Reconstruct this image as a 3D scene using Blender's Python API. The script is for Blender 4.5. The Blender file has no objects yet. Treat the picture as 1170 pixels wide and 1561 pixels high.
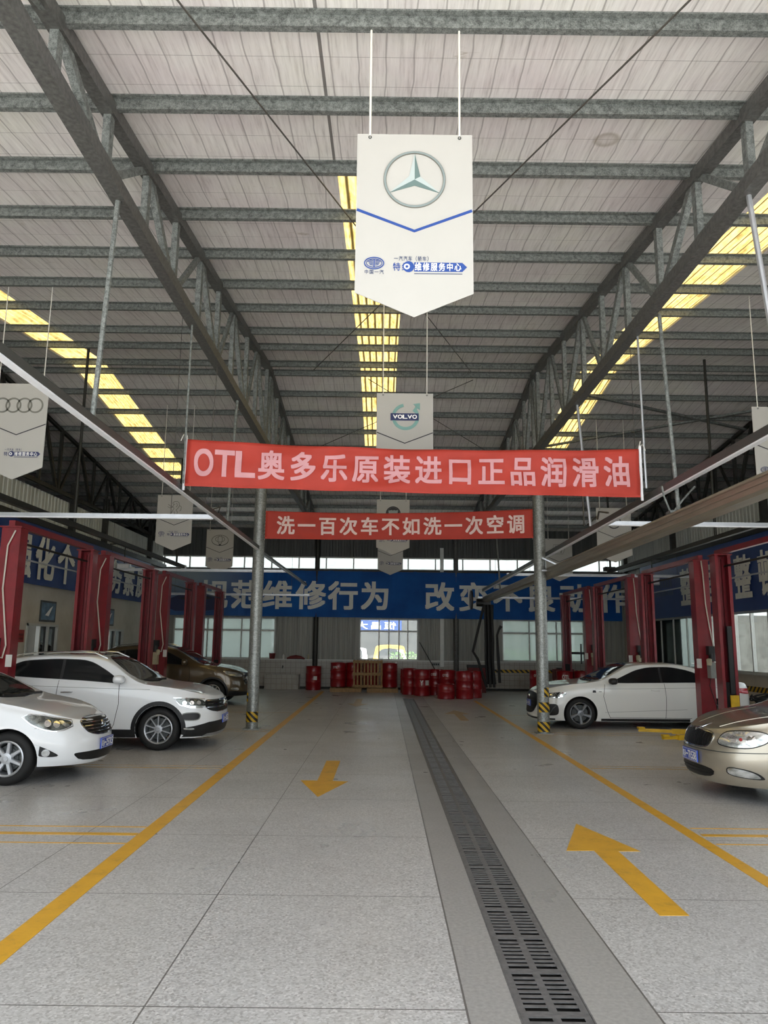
import bpy, bmesh, math, random
from mathutils import Vector, Matrix, geometry
from mathutils.bvhtree import BVHTree
R = math.radians
PI = math.pi
SC = bpy.context.scene
COL = SC.collection
random.seed(7)

# ------------------------------------------------------------------ camera, sky, sun, exposure
cam_d = bpy.data.cameras.new('camera')
cam_d.sensor_fit = 'VERTICAL'
cam_d.sensor_height = 36.0
cam_d.lens = 36.0 * 1150.0 / 1561.0
cam_d.clip_end = 400
cam = bpy.data.objects.new('camera', cam_d)
cam.matrix_world = Matrix.Translation((0, 0, 1.8)) @ Matrix.Rotation(R(90 + 9.85), 4, 'X') @ Matrix.Rotation(R(0.65), 4, 'Z')
COL.objects.link(cam)
SC.camera = cam
world = bpy.data.worlds.new('sky')
SC.world = world
world.use_nodes = True
_bg = world.node_tree.nodes['Background']
_bg.inputs[0].default_value = (0.88, 0.95, 1.0, 1)
_bg.inputs[1].default_value = 1.7
sun_d = bpy.data.lights.new('sun', 'SUN')
sun_d.energy = 11.0
sun_d.angle = R(12)
sun_d.color = (1.0, 0.97, 0.93)
sun = bpy.data.objects.new('sun', sun_d)
sun.rotation_euler = (R(10), R(10), 0)
COL.objects.link(sun)
prt = bpy.data.lights.new('door_opening_daylight', 'AREA')
prt.shape = 'RECTANGLE'; prt.size = 24; prt.size_y = 6.0
prt.cycles.is_portal = True
prto = bpy.data.objects.new('door_opening_daylight', prt)
prto.location = (0.3, 1.9, 3.0); prto.rotation_euler = (R(90), 0, 0)
COL.objects.link(prto)
vs = SC.view_settings
vs.view_transform = 'Standard'; vs.look = 'None'; vs.gamma = 1.0; vs.use_curve_mapping = False
vs.exposure = 0.67
SC.cycles.max_bounces = 10
SC.cycles.diffuse_bounces = 6
SC.cycles.transparent_max_bounces = 12

# ------------------------------------------------------------------ materials
def srgb(h):
    h = h.lstrip('#')
    v = [int(h[i:i + 2], 16) / 255 for i in (0, 2, 4)]
    return tuple(x / 12.92 if x <= .04045 else ((x + .055) / 1.055) ** 2.4 for x in v) + (1,)

class NT:
    def __init__(s, name):
        s.m = bpy.data.materials.new(name); s.m.use_nodes = True
        s.t = s.m.node_tree; s.n = s.t.nodes; s.l = s.t.links
        s.b = s.n['Principled BSDF']; s.out = s.n['Material Output']
    def node(s, typ, **kw):
        n = s.n.new(typ)
        for k, v in kw.items(): setattr(n, k, v)
        return n
    def link(s, a, b): s.l.new(a, b)
    def coord(s, scale=(1, 1, 1), kind='Object'):
        tc = s.node('ShaderNodeTexCoord'); mp = s.node('ShaderNodeMapping')
        mp.inputs['Scale'].default_value = scale
        s.link(tc.outputs[kind], mp.inputs['Vector'])
        return mp.outputs['Vector']
    def noise(s, vec, scale=5, detail=3, rough=.55):
        n = s.node('ShaderNodeTexNoise')
        n.inputs['Scale'].default_value = scale; n.inputs['Detail'].default_value = detail
        n.inputs['Roughness'].default_value = rough
        s.link(vec, n.inputs['Vector'])
        return n.outputs['Fac']
    def ramp(s, fac, stops):
        r = s.node('ShaderNodeValToRGB')
        el = r.color_ramp.elements
        while len(el) < len(stops): el.new(.5)
        for e, (p, c) in zip(el, stops): e.position = p; e.color = c
        s.link(fac, r.inputs['Fac'])
        return r.outputs['Color']
    def mix(s, fac, a, b, mode='MIX'):
        m = s.node('ShaderNodeMix', data_type='RGBA', blend_type=mode)
        for sock, v in ((0, fac), (6, a), (7, b)):
            if hasattr(v, 'default_value'): s.link(v, m.inputs[sock])
            else: m.inputs[sock].default_value = v
        return m.outputs[2]
    def math(s, op, a, b=0.0, c=0.0):
        m = s.node('ShaderNodeMath', operation=op)
        for i, v in enumerate((a, b, c)):
            if hasattr(v, 'default_value'): s.link(v, m.inputs[i])
            else: m.inputs[i].default_value = v
        return m.outputs[0]
    def bump(s, h, strength=.3, dist=.01):
        b = s.node('ShaderNodeBump'); b.inputs['Strength'].default_value = strength
        b.inputs['Distance'].default_value = dist
        s.link(h, b.inputs['Height']); s.link(b.outputs['Normal'], s.b.inputs['Normal'])

M = {}
def mat(name, col, rough=.5, metal=0., var=0., vscale=8., coat=0., stretch=(1, 1, 1), bump=0.):
    t = NT(name)
    c = srgb(col) if isinstance(col, str) else col
    t.b.inputs['Base Color'].default_value = c
    t.b.inputs['Roughness'].default_value = rough
    t.b.inputs['Metallic'].default_value = metal
    if coat:
        t.b.inputs['Coat Weight'].default_value = coat; t.b.inputs['Coat Roughness'].default_value = .04
    if var:
        f = t.noise(t.coord(stretch), vscale, 4)
        lo = tuple(x * (1 - var) for x in c[:3]) + (1,); hi = tuple(min(1, x * (1 + var)) for x in c[:3]) + (1,)
        t.link(t.ramp(f, [(.3, lo), (.7, hi)]), t.b.inputs['Base Color'])
        if bump: t.bump(f, bump)
    M[name] = t.m
    return t.m

def galv(name, lo, hi, scale=22, metal=.55, rough=.5):
    t = NT(name)
    v = t.coord((1, 1, 1))
    f = t.noise(v, scale, 5, .7); g = t.noise(v, scale * 5, 2)
    t.link(t.ramp(t.mix(.35, f, g), [(.38, srgb(lo)), (.62, srgb(hi))]), t.b.inputs['Base Color'])
    t.b.inputs['Metallic'].default_value = metal; t.b.inputs['Roughness'].default_value = rough
    M[name] = t.m
galv('galvanised_steel', '#474a48', '#8b908c', 22, .25, .5)
galv('column_steel', '#6a6c69', '#a5a8a4', 30, .5, .42)
mat('truss_steel', '#5a5a57', .5, .25, .35, 25)
mat('dark_steel', '#33332f', .5, .5, .2, 12)
mat('aluminium', '#b9bcc0', .35, .75, .08, 6)
mat('bronze_aluminium', '#8b8374', .42, .55, .18, 3, stretch=(6, .5, 6))
mat('dark_alloy', '#85888c', .3, .8)
mat('white_metal', '#e6e8ec', .4, 0, .03)
mat('chrome', '#d8dade', .12, 1.)
mat('bright_chrome', '#eef0f2', .06, 1.)
mat('white_board', '#aeaca6', .5, 0, .015, 3)
mat('logo_silver', '#8d9998', .3, .35)
mat('print_light', '#a9b3b1', .4)
mat('print_dark', '#5f7370', .4)
mat('logo_teal', '#7fa8a2', .3, .3)
mat('logo_grey', '#77776f', .45, .2)
mat('logo_dark', '#2d2d33', .5)
mat('logo_blue', '#1b4189', .5)
mat('logo_navy', '#27305c', .5)
mat('ink_grey', '#3a4768', .5)
mat('white_ink', '#f2f2f0', .5)
mat('red_paint', '#79111d', .4, .0, .18, 4, coat=.12)
mat('drum_red', '#8a0e17', .33, 0, .12, 5, coat=.3)
mat('black_plastic', '#111112', .45)
mat('grey_plastic', '#8c8f8b', .5, 0, .1)
mat('rubber', '#0d0d0d', .7, 0, .15, 30)
mat('black_trim', '#17181a', .5)
mat('underbody', '#060606', .9)
mat('white_hose', '#c7c0b4', .5)
mat('rope', '#d9d6cc', .7)
mat('wire', '#4b4842', .6)
mat('yellow_paint', '#d3a91c', .45, 0, .15, 9)
mat('wood', '#9a7a52', .7, 0, .3, 6, stretch=(2, 2, .6))
mat('door_dark', '#1b1c1b', .3)
mat('window_frame', '#c4c6c1', .45, .1, .04)
mat('steel_frame', '#4b4e4d', .45, .4)
mat('tail_red', '#b21a28', .15, 0, coat=.6)
mat('tail_pink', '#e88a94', .2, 0, coat=.6)
mat('label_white', '#d4d2cd', .5)
mat('sign_red', '#9a2a26', .5)
mat('concrete', '#8a867e', .8, 0, .2, 6)
mat('kerb', '#6d6a66', .8, 0, .2, 6)
mat('plate_blue', '#2347b0', .4)
mat('hose_black', '#161616', .6, 0, .2, 30)
mat('dirty_red', '#6c2222', .6, 0, .3, 6)
mat('cast_iron', '#6b6a6a', .55, .2, .25, 20)
mat('pit', '#171615', .9, 0, .4, 12)
mat('leaf', '#5f8a3c', .6, 0, .5, 12)
mat('facade', '#bcc0bf', .8, 0, .06, 2)
mat('facade_glass', '#7f8b92', .2, 0, .2, 2)
mat('outdoor_brick', '#54544f', .85, 0, .25, 3)
mat('road', '#c3c3c1', .85, 0, .12, 3)
mat('van_yellow', '#c29d10', .3, 0, coat=.4)
mat('plastic_tank', '#b7ae93', .5, 0, .12, 9)
mat('blue_paint', '#23509c', .6)
mat('picture_print', '#5c7a94', .4, 0, .5, 5)

def carpaint(name, col, metal=0., rough=.35, flake=False):
    t = NT(name)
    t.b.inputs['Base Color'].default_value = srgb(col)
    t.b.inputs['Metallic'].default_value = metal; t.b.inputs['Roughness'].default_value = rough
    t.b.inputs['Coat Weight'].default_value = 1.0; t.b.inputs['Coat Roughness'].default_value = .03
    M[name] = t.m
carpaint('paint_white', '#e6e8ea')
carpaint('paint_pearl', '#e6e6e2')
carpaint('paint_champagne', '#b3ab9b', .7, .32)
carpaint('paint_bronze', '#5c4e39', .6, .3)
t = NT('dark_glass')
t.b.inputs['Base Color'].default_value = (.012, .013, .014, 1); t.b.inputs['Roughness'].default_value = .04
t.b.inputs['Specular IOR Level'].default_value = .3
M['dark_glass'] = t.m
t = NT('windscreen_glass')
t.b.inputs['Base Color'].default_value = (.03, .032, .03, 1); t.b.inputs['Roughness'].default_value = .03
t.b.inputs['Specular IOR Level'].default_value = .7
M['windscreen_glass'] = t.m
t = NT('lamp_lens')
f = t.noise(t.coord((1, 1, 2)), 9, 1)
t.link(t.ramp(f, [(.3, srgb('#8f9391')), (.5, srgb('#c9ccca')), (.65, srgb('#e6e8e7'))]), t.b.inputs['Base Color'])
t.b.inputs['Metallic'].default_value = .75; t.b.inputs['Roughness'].default_value = .14
t.b.inputs['Coat Weight'].default_value = 1; t.b.inputs['Coat Roughness'].default_value = .02
M['lamp_lens'] = t.m
t = NT('lamp_dark')
f = t.noise(t.coord((1, 1, 1)), 14, 2)
t.link(t.ramp(f, [(.35, srgb('#2a2d2c')), (.65, srgb('#7c817d'))]), t.b.inputs['Base Color'])
t.b.inputs['Metallic'].default_value = .6; t.b.inputs['Roughness'].default_value = .15
t.b.inputs['Coat Weight'].default_value = 1; t.b.inputs['Coat Roughness'].default_value = .02
M['lamp_dark'] = t.m

def glass(name, tint, trans=.85, haze=.0):
    t = NT(name)
    tr = t.node('ShaderNodeBsdfTransparent'); tr.inputs[0].default_value = tint
    gl = t.node('ShaderNodeBsdfGlossy'); gl.inputs['Roughness'].default_value = .03
    mx = t.node('ShaderNodeMixShader'); mx.inputs[0].default_value = 1 - trans
    t.link(tr.outputs[0], mx.inputs[1]); t.link(gl.outputs[0], mx.inputs[2])
    last = mx.outputs[0]
    if haze:
        tl = t.node('ShaderNodeBsdfTranslucent'); tl.inputs[0].default_value = (.8, .85, .83, 1)
        m2 = t.node('ShaderNodeMixShader'); m2.inputs[0].default_value = haze
        t.link(last, m2.inputs[1]); t.link(tl.outputs[0], m2.inputs[2]); last = m2.outputs[0]
    t.link(last, t.out.inputs['Surface'])
    t.n.remove(t.b)
    M[name] = t.m
glass('clear_glass', (.86, .88, .88, 1), .93)
glass('frosted_glass', (.30, .35, .34, 1), .94, .22)

# translucent yellowed skylight sheet
t = NT('skylight_sheet')
v = t.coord((1, 1, 1))
f = t.noise(t.coord((10, .8, 1)), 2.5, 4)
g = t.noise(v, 6, 3)
c = t.ramp(t.mix(.35, f, g), [(.3, srgb('#5c4a24')), (.46, srgb('#97824d')), (.7, srgb('#aea072'))])
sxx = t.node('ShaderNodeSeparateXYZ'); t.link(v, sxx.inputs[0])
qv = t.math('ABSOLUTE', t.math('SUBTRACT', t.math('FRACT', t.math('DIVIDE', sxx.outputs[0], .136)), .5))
c = t.mix(t.ramp(qv, [(.07, (.95, .95, .95, 1)), (.2, (0, 0, 0, 1))]), c, srgb('#2c210c'))  # dark stripes painted into the colour to stand for the corrugation's shading
tl = t.node('ShaderNodeBsdfTranslucent'); df = t.node('ShaderNodeBsdfDiffuse'); mx = t.node('ShaderNodeMixShader')
mx.inputs[0].default_value = .25
t.link(c, tl.inputs[0]); t.link(c, df.inputs[0]); t.link(tl.outputs[0], mx.inputs[1]); t.link(df.outputs[0], mx.inputs[2])
t.link(mx.outputs[0], t.out.inputs['Surface']); M['skylight_sheet'] = t.m

# roof lining: crinkled foil sheets, seams, chicken-wire lines, stains
t = NT('roof_lining')
v = t.coord((1, 1, 1))
sx = t.node('ShaderNodeSeparateXYZ'); t.link(v, sx.inputs[0])
streak = t.noise(t.coord((26, 1.4, 1)), 1.2, 5, .7)
cloud = t.noise(v, .9, 3)
c = t.ramp(streak, [(.28, srgb('#a9a29f')), (.47, srgb('#dcd8d6')), (.72, srgb('#f3f0ee'))])
c = t.mix(.4, c, t.ramp(cloud, [(.35, srgb('#d2c6c7')), (.55, srgb('#e2e0d9')), (.72, srgb('#e3e6d4'))]))
def lines(coord, period, width, jit=None):
    q = t.math('FRACT', t.math('DIVIDE', coord, period))
    return t.math('LESS_THAN', q, width / period)
xw = t.math('ADD', sx.outputs[0], t.math('MULTIPLY', t.noise(v, 1.5, 2), .06))
c = t.mix(t.math('MULTIPLY', lines(xw, .24, .014), .5), c, srgb('#6d6763'))
c = t.mix(t.math('MULTIPLY', lines(sx.outputs[1], .41, .007), .5), c, srgb('#5d5955'))
def boxmask(lo, hi, sock): return t.math('MULTIPLY', t.math('GREATER_THAN', sock, lo), t.math('LESS_THAN', sock, hi))
seam = t.math('MULTIPLY', boxmask(-.60, -.57, sx.outputs[0]), t.math('LESS_THAN', sx.outputs[1], 7.6))
c = t.mix(t.math('MULTIPLY', seam, .8), c, srgb('#3a3733'))
stn = t.math('MULTIPLY', t.math('MULTIPLY', boxmask(.82, 1.86, sx.outputs[0]), boxmask(6.36, 6.56, sx.outputs[1])), t.ramp(t.noise(t.coord((4, 12, 1)), 2, 5, .8), [(.42, (0, 0, 0, 1)), (.56, (1, 1, 1, 1))]))
c = t.mix(t.math('MULTIPLY', stn, .7), c, srgb('#8b7350'))
rr_ = t.math('SQRT', t.math('ADD', t.math('POWER', t.math('SUBTRACT', xw, 2.27), 2.0), t.math('POWER', t.math('SUBTRACT', sx.outputs[1], 6.98), 2.0)))
c = t.mix(t.ramp(rr_, [(.05, (.15, .15, .15, 1)), (.11, (.55, .55, .55, 1)), (.15, (0, 0, 0, 1))]), c, srgb('#8d8069'))
rust = t.noise(t.coord((1.2, 3, 1)), 1.1, 6, .75)
c = t.mix(t.ramp(rust, [(.66, (0, 0, 0, 1)), (.74, (.55, .55, .55, 1))]), c, srgb('#8a7a5c'))
t.link(c, t.b.inputs['Base Color']); t.b.inputs['Roughness'].default_value = .55
t.bump(t.mix(.5, streak, t.noise(v, 9, 3)), .35, .02)
M['roof_lining'] = t.m

# terrazzo floor with saw-cut joints
t = NT('floor_terrazzo')
v = t.coord((1, 1, 1))
sx = t.node('ShaderNodeSeparateXYZ'); t.link(v, sx.inputs[0])
vo = t.node('ShaderNodeTexVoronoi'); vo.inputs['Scale'].default_value = 75; t.link(v, vo.inputs['Vector'])
sp = t.ramp(t.math('MULTIPLY', vo.outputs['Color'], 1.0), [(.0, srgb('#737170')), (.4, srgb('#b4b3b3')), (.75, srgb('#cccbcb')), (1, srgb('#e9e7e6'))])
big = t.noise(v, .45, 4, .6)
c = t.mix(.45, sp, t.ramp(big, [(.3, srgb('#a29f9b')), (.7, srgb('#c3c1be'))]))
def joint(coord, off, period, w):
    q = t.math('FRACT', t.math('DIVIDE', t.math('SUBTRACT', coord, off), period))
    return t.math('LESS_THAN', q, w / period)
jy = joint(sx.outputs[1], 4.128, 1.70, .010)
jx = joint(sx.outputs[0], -1.172 - 1.605 * 8, 1.605, .010)
strip = t.math('MULTIPLY', t.math('GREATER_THAN', sx.outputs[0], .44), t.math('LESS_THAN', sx.outputs[0], 1.39))
edge = t.math('ADD', t.math('LESS_THAN', t.math('ABSOLUTE', t.math('SUBTRACT', sx.outputs[0], .44)), .006), t.math('LESS_THAN', t.math('ABSOLUTE', t.math('SUBTRACT', sx.outputs[0], 1.385)), .006))
leftside = t.math('LESS_THAN', sx.outputs[0], .3)
j = t.math('MAXIMUM', t.math('MULTIPLY', jx, leftside), t.math('MAXIMUM', t.math('MULTIPLY', jy, t.math('SUBTRACT', 1.0, strip)), edge))
sm = t.ramp(t.noise(v, 40, 3), [(.3, srgb('#918f8c')), (.7, srgb('#a5a3a0'))])
c = t.mix(strip, c, sm)
spots = t.noise(v, 3.2, 5, .72)
c = t.mix(t.ramp(spots, [(.66, (0, 0, 0, 1)), (.76, (.6, .6, .6, 1))]), c, srgb('#5d5a57'))
c = t.mix(t.math('MULTIPLY', j, .8), c, srgb('#55524f'))
t.link(c, t.b.inputs['Base Color'])
t.link(t.ramp(t.noise(v, 1.1, 4), [(.3, (.26, .26, .26, 1)), (.7, (.42, .42, .42, 1))]), t.b.inputs['Roughness'])
M['floor_terrazzo'] = t.m

# worn yellow floor paint
t = NT('floor_paint')
v = t.coord((1, 1, 1))
w_ = t.noise(v, 5, 5, .75)
c = t.ramp(w_, [(.28, srgb('#b98e3a')), (.45, srgb('#d6a22f')), (.7, srgb('#e0ab33'))])
t.link(c, t.b.inputs['Base Color']); t.b.inputs['Roughness'].default_value = .4
M['floor_paint'] = t.m
t = NT('floor_paint_worn')
v = t.coord((1, 1, 1))
t.link(t.ramp(t.noise(v, 9, 5, .8), [(.38, srgb('#9c968a')), (.6, srgb('#c79c45'))]), t.b.inputs['Base Color'])
t.b.inputs['Roughness'].default_value = .42
M['floor_paint_worn'] = t.m

# yellow/black slanted tape
def hazard(name, axis, period=.13):
    t = NT(name)
    v = t.coord((1, 1, 1)); sx = t.node('ShaderNodeSeparateXYZ'); t.link(v, sx.inputs[0])
    q = t.math('FRACT', t.math('DIVIDE', t.math('ADD', sx.outputs[axis], sx.outputs[2]), period))
    t.link(t.mix(t.math('LESS_THAN', q, .5), srgb('#c9a11d'), srgb('#161513')), t.b.inputs['Base Color'])
    t.b.inputs['Roughness'].default_value = .5
    M[name] = t.m
hazard('hazard_tape', 0); hazard('hazard_tape_side', 1, .2); hazard('hazard_tape_back', 0, .2)

# blue printed banner, paler and greyer towards its printed ends
t = NT('blue_banner')
v = t.coord((1, 1, 1)); sx = t.node('ShaderNodeSeparateXYZ'); t.link(v, sx.inputs[0])
nz = t.noise(v, .8, 3)
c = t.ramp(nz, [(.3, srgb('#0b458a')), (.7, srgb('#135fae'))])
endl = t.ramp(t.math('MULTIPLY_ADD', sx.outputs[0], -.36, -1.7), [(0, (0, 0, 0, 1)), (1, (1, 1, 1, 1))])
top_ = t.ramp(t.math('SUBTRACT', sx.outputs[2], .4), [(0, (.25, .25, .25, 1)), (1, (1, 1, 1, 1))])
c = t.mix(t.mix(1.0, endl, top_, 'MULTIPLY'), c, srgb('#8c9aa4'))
t.link(c, t.b.inputs['Base Color']); t.b.inputs['Roughness'].default_value = .6; t.b.inputs['Specular IOR Level'].default_value = .2
M['blue_banner'] = t.m
mat('navy_banner', '#1b3a78', .45, 0, .15, .8)
mat('banner_letter', '#d8dad4', .5, 0, .05)
mat('red_cloth', '#ac3527', .7, 0, .10, 2.5)
mat('cloth_letter', '#cd9599', .65, 0, .05)
mat('cloth_letter_pale', '#e2c6c0', .65, 0, .05)

# wall sheets
def sheet(name, lo, hi, axis, period):
    t = NT(name)
    v = t.coord((1, 1, 1)); sx = t.node('ShaderNodeSeparateXYZ'); t.link(v, sx.inputs[0])
    st = t.noise(t.coord((3, 3, .15)), 2, 4)
    c = t.ramp(st, [(.3, srgb(lo)), (.7, srgb(hi))])
    t.link(c, t.b.inputs['Base Color']); t.b.inputs['Roughness'].default_value = .5
    M[name] = t.m
sheet('wall_sheet', '#85867f', '#9fa098', 0, .2)
sheet('wall_sheet_pale', '#a7aca7', '#c2c6c0', 0, .2)
sheet('wall_sheet_dark', '#3a3c3a', '#4b4d4a', 0, .2)
t = NT('wall_plaster')
v = t.coord((1, 1, 1))
t.link(t.ramp(t.noise(v, .8, 5, .65), [(.3, srgb('#b9b3a4')), (.6, srgb('#cfcabd'))]), t.b.inputs['Base Color'])
t.b.inputs['Roughness'].default_value = .8
M['wall_plaster'] = t.m
t = NT('wall_tile')
br = t.node('ShaderNodeTexBrick'); br.offset = 0
br.inputs['Scale'].default_value = 1; br.inputs['Brick Width'].default_value = .2; br.inputs['Row Height'].default_value = .2
br.inputs['Mortar Size'].default_value = .006
br.inputs['Color1'].default_value = srgb('#aaa69d'); br.inputs['Color2'].default_value = srgb('#a39f96'); br.inputs['Mortar'].default_value = srgb('#767067')
tc = t.node('ShaderNodeTexCoord'); mp = t.node('ShaderNodeMapping'); mp.inputs['Rotation'].default_value = (R(90), 0, 0)
t.link(tc.outputs['Object'], mp.inputs[0]); t.link(mp.outputs[0], br.inputs['Vector'])
gr = t.noise(t.coord((1, 1, 1)), 1.6, 5, .7)
t.link(t.mix(t.ramp(gr, [(.5, (0, 0, 0, 1)), (.75, (.6, .6, .6, 1))]), br.outputs['Color'], srgb('#857a62')), t.b.inputs['Base Color'])
t.b.inputs['Roughness'].default_value = .35
M['wall_tile'] = t.m

# ------------------------------------------------------------------ mesh helpers
class MB:
    def __init__(s): s.v = []; s.f = []
    def add(s, vs, fs):
        o = len(s.v); s.v += [tuple(p) for p in vs]; s.f += [tuple(i + o for i in f) for f in fs]
        return s
    def box(s, x0, x1, y0, y1, z0, z1):
        v = [(x, y, z) for x in (x0, x1) for y in (y0, y1) for z in (z0, z1)]
        return s.add(v, [(0, 1, 3, 2), (4, 6, 7, 5), (0, 4, 5, 1), (2, 3, 7, 6), (0, 2, 6, 4), (1, 5, 7, 3)])
    def cbox(s, c, d): return s.box(c[0] - d[0] / 2, c[0] + d[0] / 2, c[1] - d[1] / 2, c[1] + d[1] / 2, c[2] - d[2] / 2, c[2] + d[2] / 2)
    def bar(s, a, b, w, h=None, up=(0, 0, 1)):
        a, b = Vector(a), Vector(b); d = (b - a).normalized(); u = Vector(up)
        if abs(d.dot(u)) > .95: u = Vector((0, 1, 0))
        x = d.cross(u).normalized() * w / 2; y = x.cross(d).normalized() * (h or w) / 2
        v = [p + i * x + j * y for p in (a, b) for i, j in ((-1, -1), (1, -1), (1, 1), (-1, 1))]
        return s.add(v, [(0, 1, 2, 3), (7, 6, 5, 4), (0, 4, 5, 1), (1, 5, 6, 2), (2, 6, 7, 3), (3, 7, 4, 0)])
    def tube(s, pts, r, n=8, cap=True):
        pts = [Vector(p) for p in pts]; rings = []
        ref = Vector((0, 0, 1))
        for i, p in enumerate(pts):
            d = (pts[min(i + 1, len(pts) - 1)] - pts[max(i - 1, 0)]).normalized()
            if abs(d.dot(ref)) > .9: ref = Vector((0, 1, 0)) if abs(d.y) < .9 else Vector((1, 0, 0))
            x = d.cross(ref).normalized(); y = d.cross(x)
            rr = r[i] if isinstance(r, (list, tuple)) else r
            rings.append([p + x * rr * math.cos(2 * PI * k / n) + y * rr * math.sin(2 * PI * k / n) for k in range(n)])
            ref = -y
        v = [q for g in rings for q in g]; f = []
        for i in range(len(pts) - 1):
            for k in range(n):
                f.append((i * n + k, i * n + (k + 1) % n, (i + 1) * n + (k + 1) % n, (i + 1) * n + k))
        if cap: f.append(tuple(range(n))[::-1]); f.append(tuple(len(v) - n + k for k in range(n)))
        return s.add(v, f)
    def lathe(s, prof, n=24, axis='z', c=(0, 0, 0), a0=0, a1=2 * PI):
        full = abs(a1 - a0 - 2 * PI) < 1e-6; m = n if full else n + 1; v = []
        for k in range(m):
            a = a0 + (a1 - a0) * k / n
            for r, h in prof:
                p = (r * math.cos(a), r * math.sin(a), h)
                if axis == 'y': p = (p[0], p[2], p[1])
                if axis == 'x': p = (p[2], p[0], p[1])
                v.append((p[0] + c[0], p[1] + c[1], p[2] + c[2]))
        q = len(prof); f = []
        for k in range(n):
            for i in range(q - 1):
                f.append((k * q + i, ((k + 1) % m) * q + i, ((k + 1) % m) * q + i + 1, k * q + i + 1))
        return s.add(v, f)
    def prism(s, poly, h0, h1, axis='z'):
        def P(p, h): return (p[0], p[1], h) if axis == 'z' else (p[0], h, p[1]) if axis == 'y' else (h, p[0], p[1])
        n = len(poly); v = [P(p, h0) for p in poly] + [P(p, h1) for p in poly]
        tri = geometry.tessellate_polygon([[Vector((p[0], p[1], 0)) for p in poly]])
        f = [tuple(x) for x in tri] + [tuple(i + n for i in x) for x in tri]
        f += [(i, (i + 1) % n, n + (i + 1) % n, n + i) for i in range(n)]
        return s.add(v, f)
    def strip2(s, line, w, h0, h1, axis='y'):
        # a flat ribbon of width w along a 2-D polyline, given thickness
        L, Rr = [], []
        n = len(line)
        for i, p in enumerate(line):
            a = Vector(line[max(i - 1, 0)]); b = Vector(line[min(i + 1, n - 1)]); d = (b - a).normalized(); q = Vector((-d.y, d.x)) * w / 2
            L.append(Vector(p) + q); Rr.append(Vector(p) - q)
        for i in range(n - 1):
            s.prism([L[i], L[i + 1], Rr[i + 1], Rr[i]], h0, h1, axis)
        return s
    def build(s, name, m, parent=None, smooth=None, off=None):
        me = bpy.data.meshes.new(name)
        o3 = Vector(off) if off is not None else (Vector(parent['_o']) if parent is not None and '_o' in parent else Vector((0, 0, 0)))
        me.from_pydata([Vector(p) - o3 for p in s.v], [], s.f)
        bm = bmesh.new(); bm.from_mesh(me)
        bmesh.ops.remove_doubles(bm, verts=bm.verts, dist=1e-5)
        bmesh.ops.recalc_face_normals(bm, faces=bm.faces); bm.to_mesh(me); bm.free()
        for x in (m if isinstance(m, (list, tuple)) else [m]): me.materials.append(M[x] if isinstance(x, str) else x)
        if smooth is not None:
            for p in me.polygons: p.use_smooth = True
            me.set_sharp_from_angle(angle=R(smooth))
        o = bpy.data.objects.new(name, me); COL.objects.link(o)
        if parent is not None:
            o.parent = parent
            if '_o' in parent: o['_o'] = parent['_o']
        return o

def tag(o, label=None, cat=None, group=None, kind=None):
    if label: o['label'] = label
    if cat: o['category'] = cat
    if group: o['group'] = group
    if kind: o['kind'] = kind
    return o
def thing(name, label, cat, loc=(0, 0, 0), group=None, rz=0., local=False):
    o = bpy.data.objects.new(name, None); COL.objects.link(o)
    o.location = loc; o.rotation_euler = (0, 0, rz); o.empty_display_size = .2
    o['_o'] = (0., 0., 0.) if local else tuple(float(x) for x in loc)
    return tag(o, label, cat, group)
def struct(o, label=None, group=None): return tag(o, label, None, group, 'structure')
def copy_tree(o, parent=None):
    c = o.copy(); COL.objects.link(c)
    if parent is not None: c.parent = parent
    for ch in list(o.children): copy_tree(ch, c)
    return c
def setp(o, label=None, group=None, loc=None, rz=None):
    if label: o['label'] = label
    if group: o['group'] = group
    if loc is not None: o.location = loc
    if rz is not None: o.rotation_euler = (0, 0, rz)
    return o
def arc(cx, cy, rx, ry, a0, a1, n=24):
    return [(cx + rx * math.cos(R(a0 + (a1 - a0) * i / n)), cy + ry * math.sin(R(a0 + (a1 - a0) * i / n))) for i in range(n + 1)]

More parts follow.
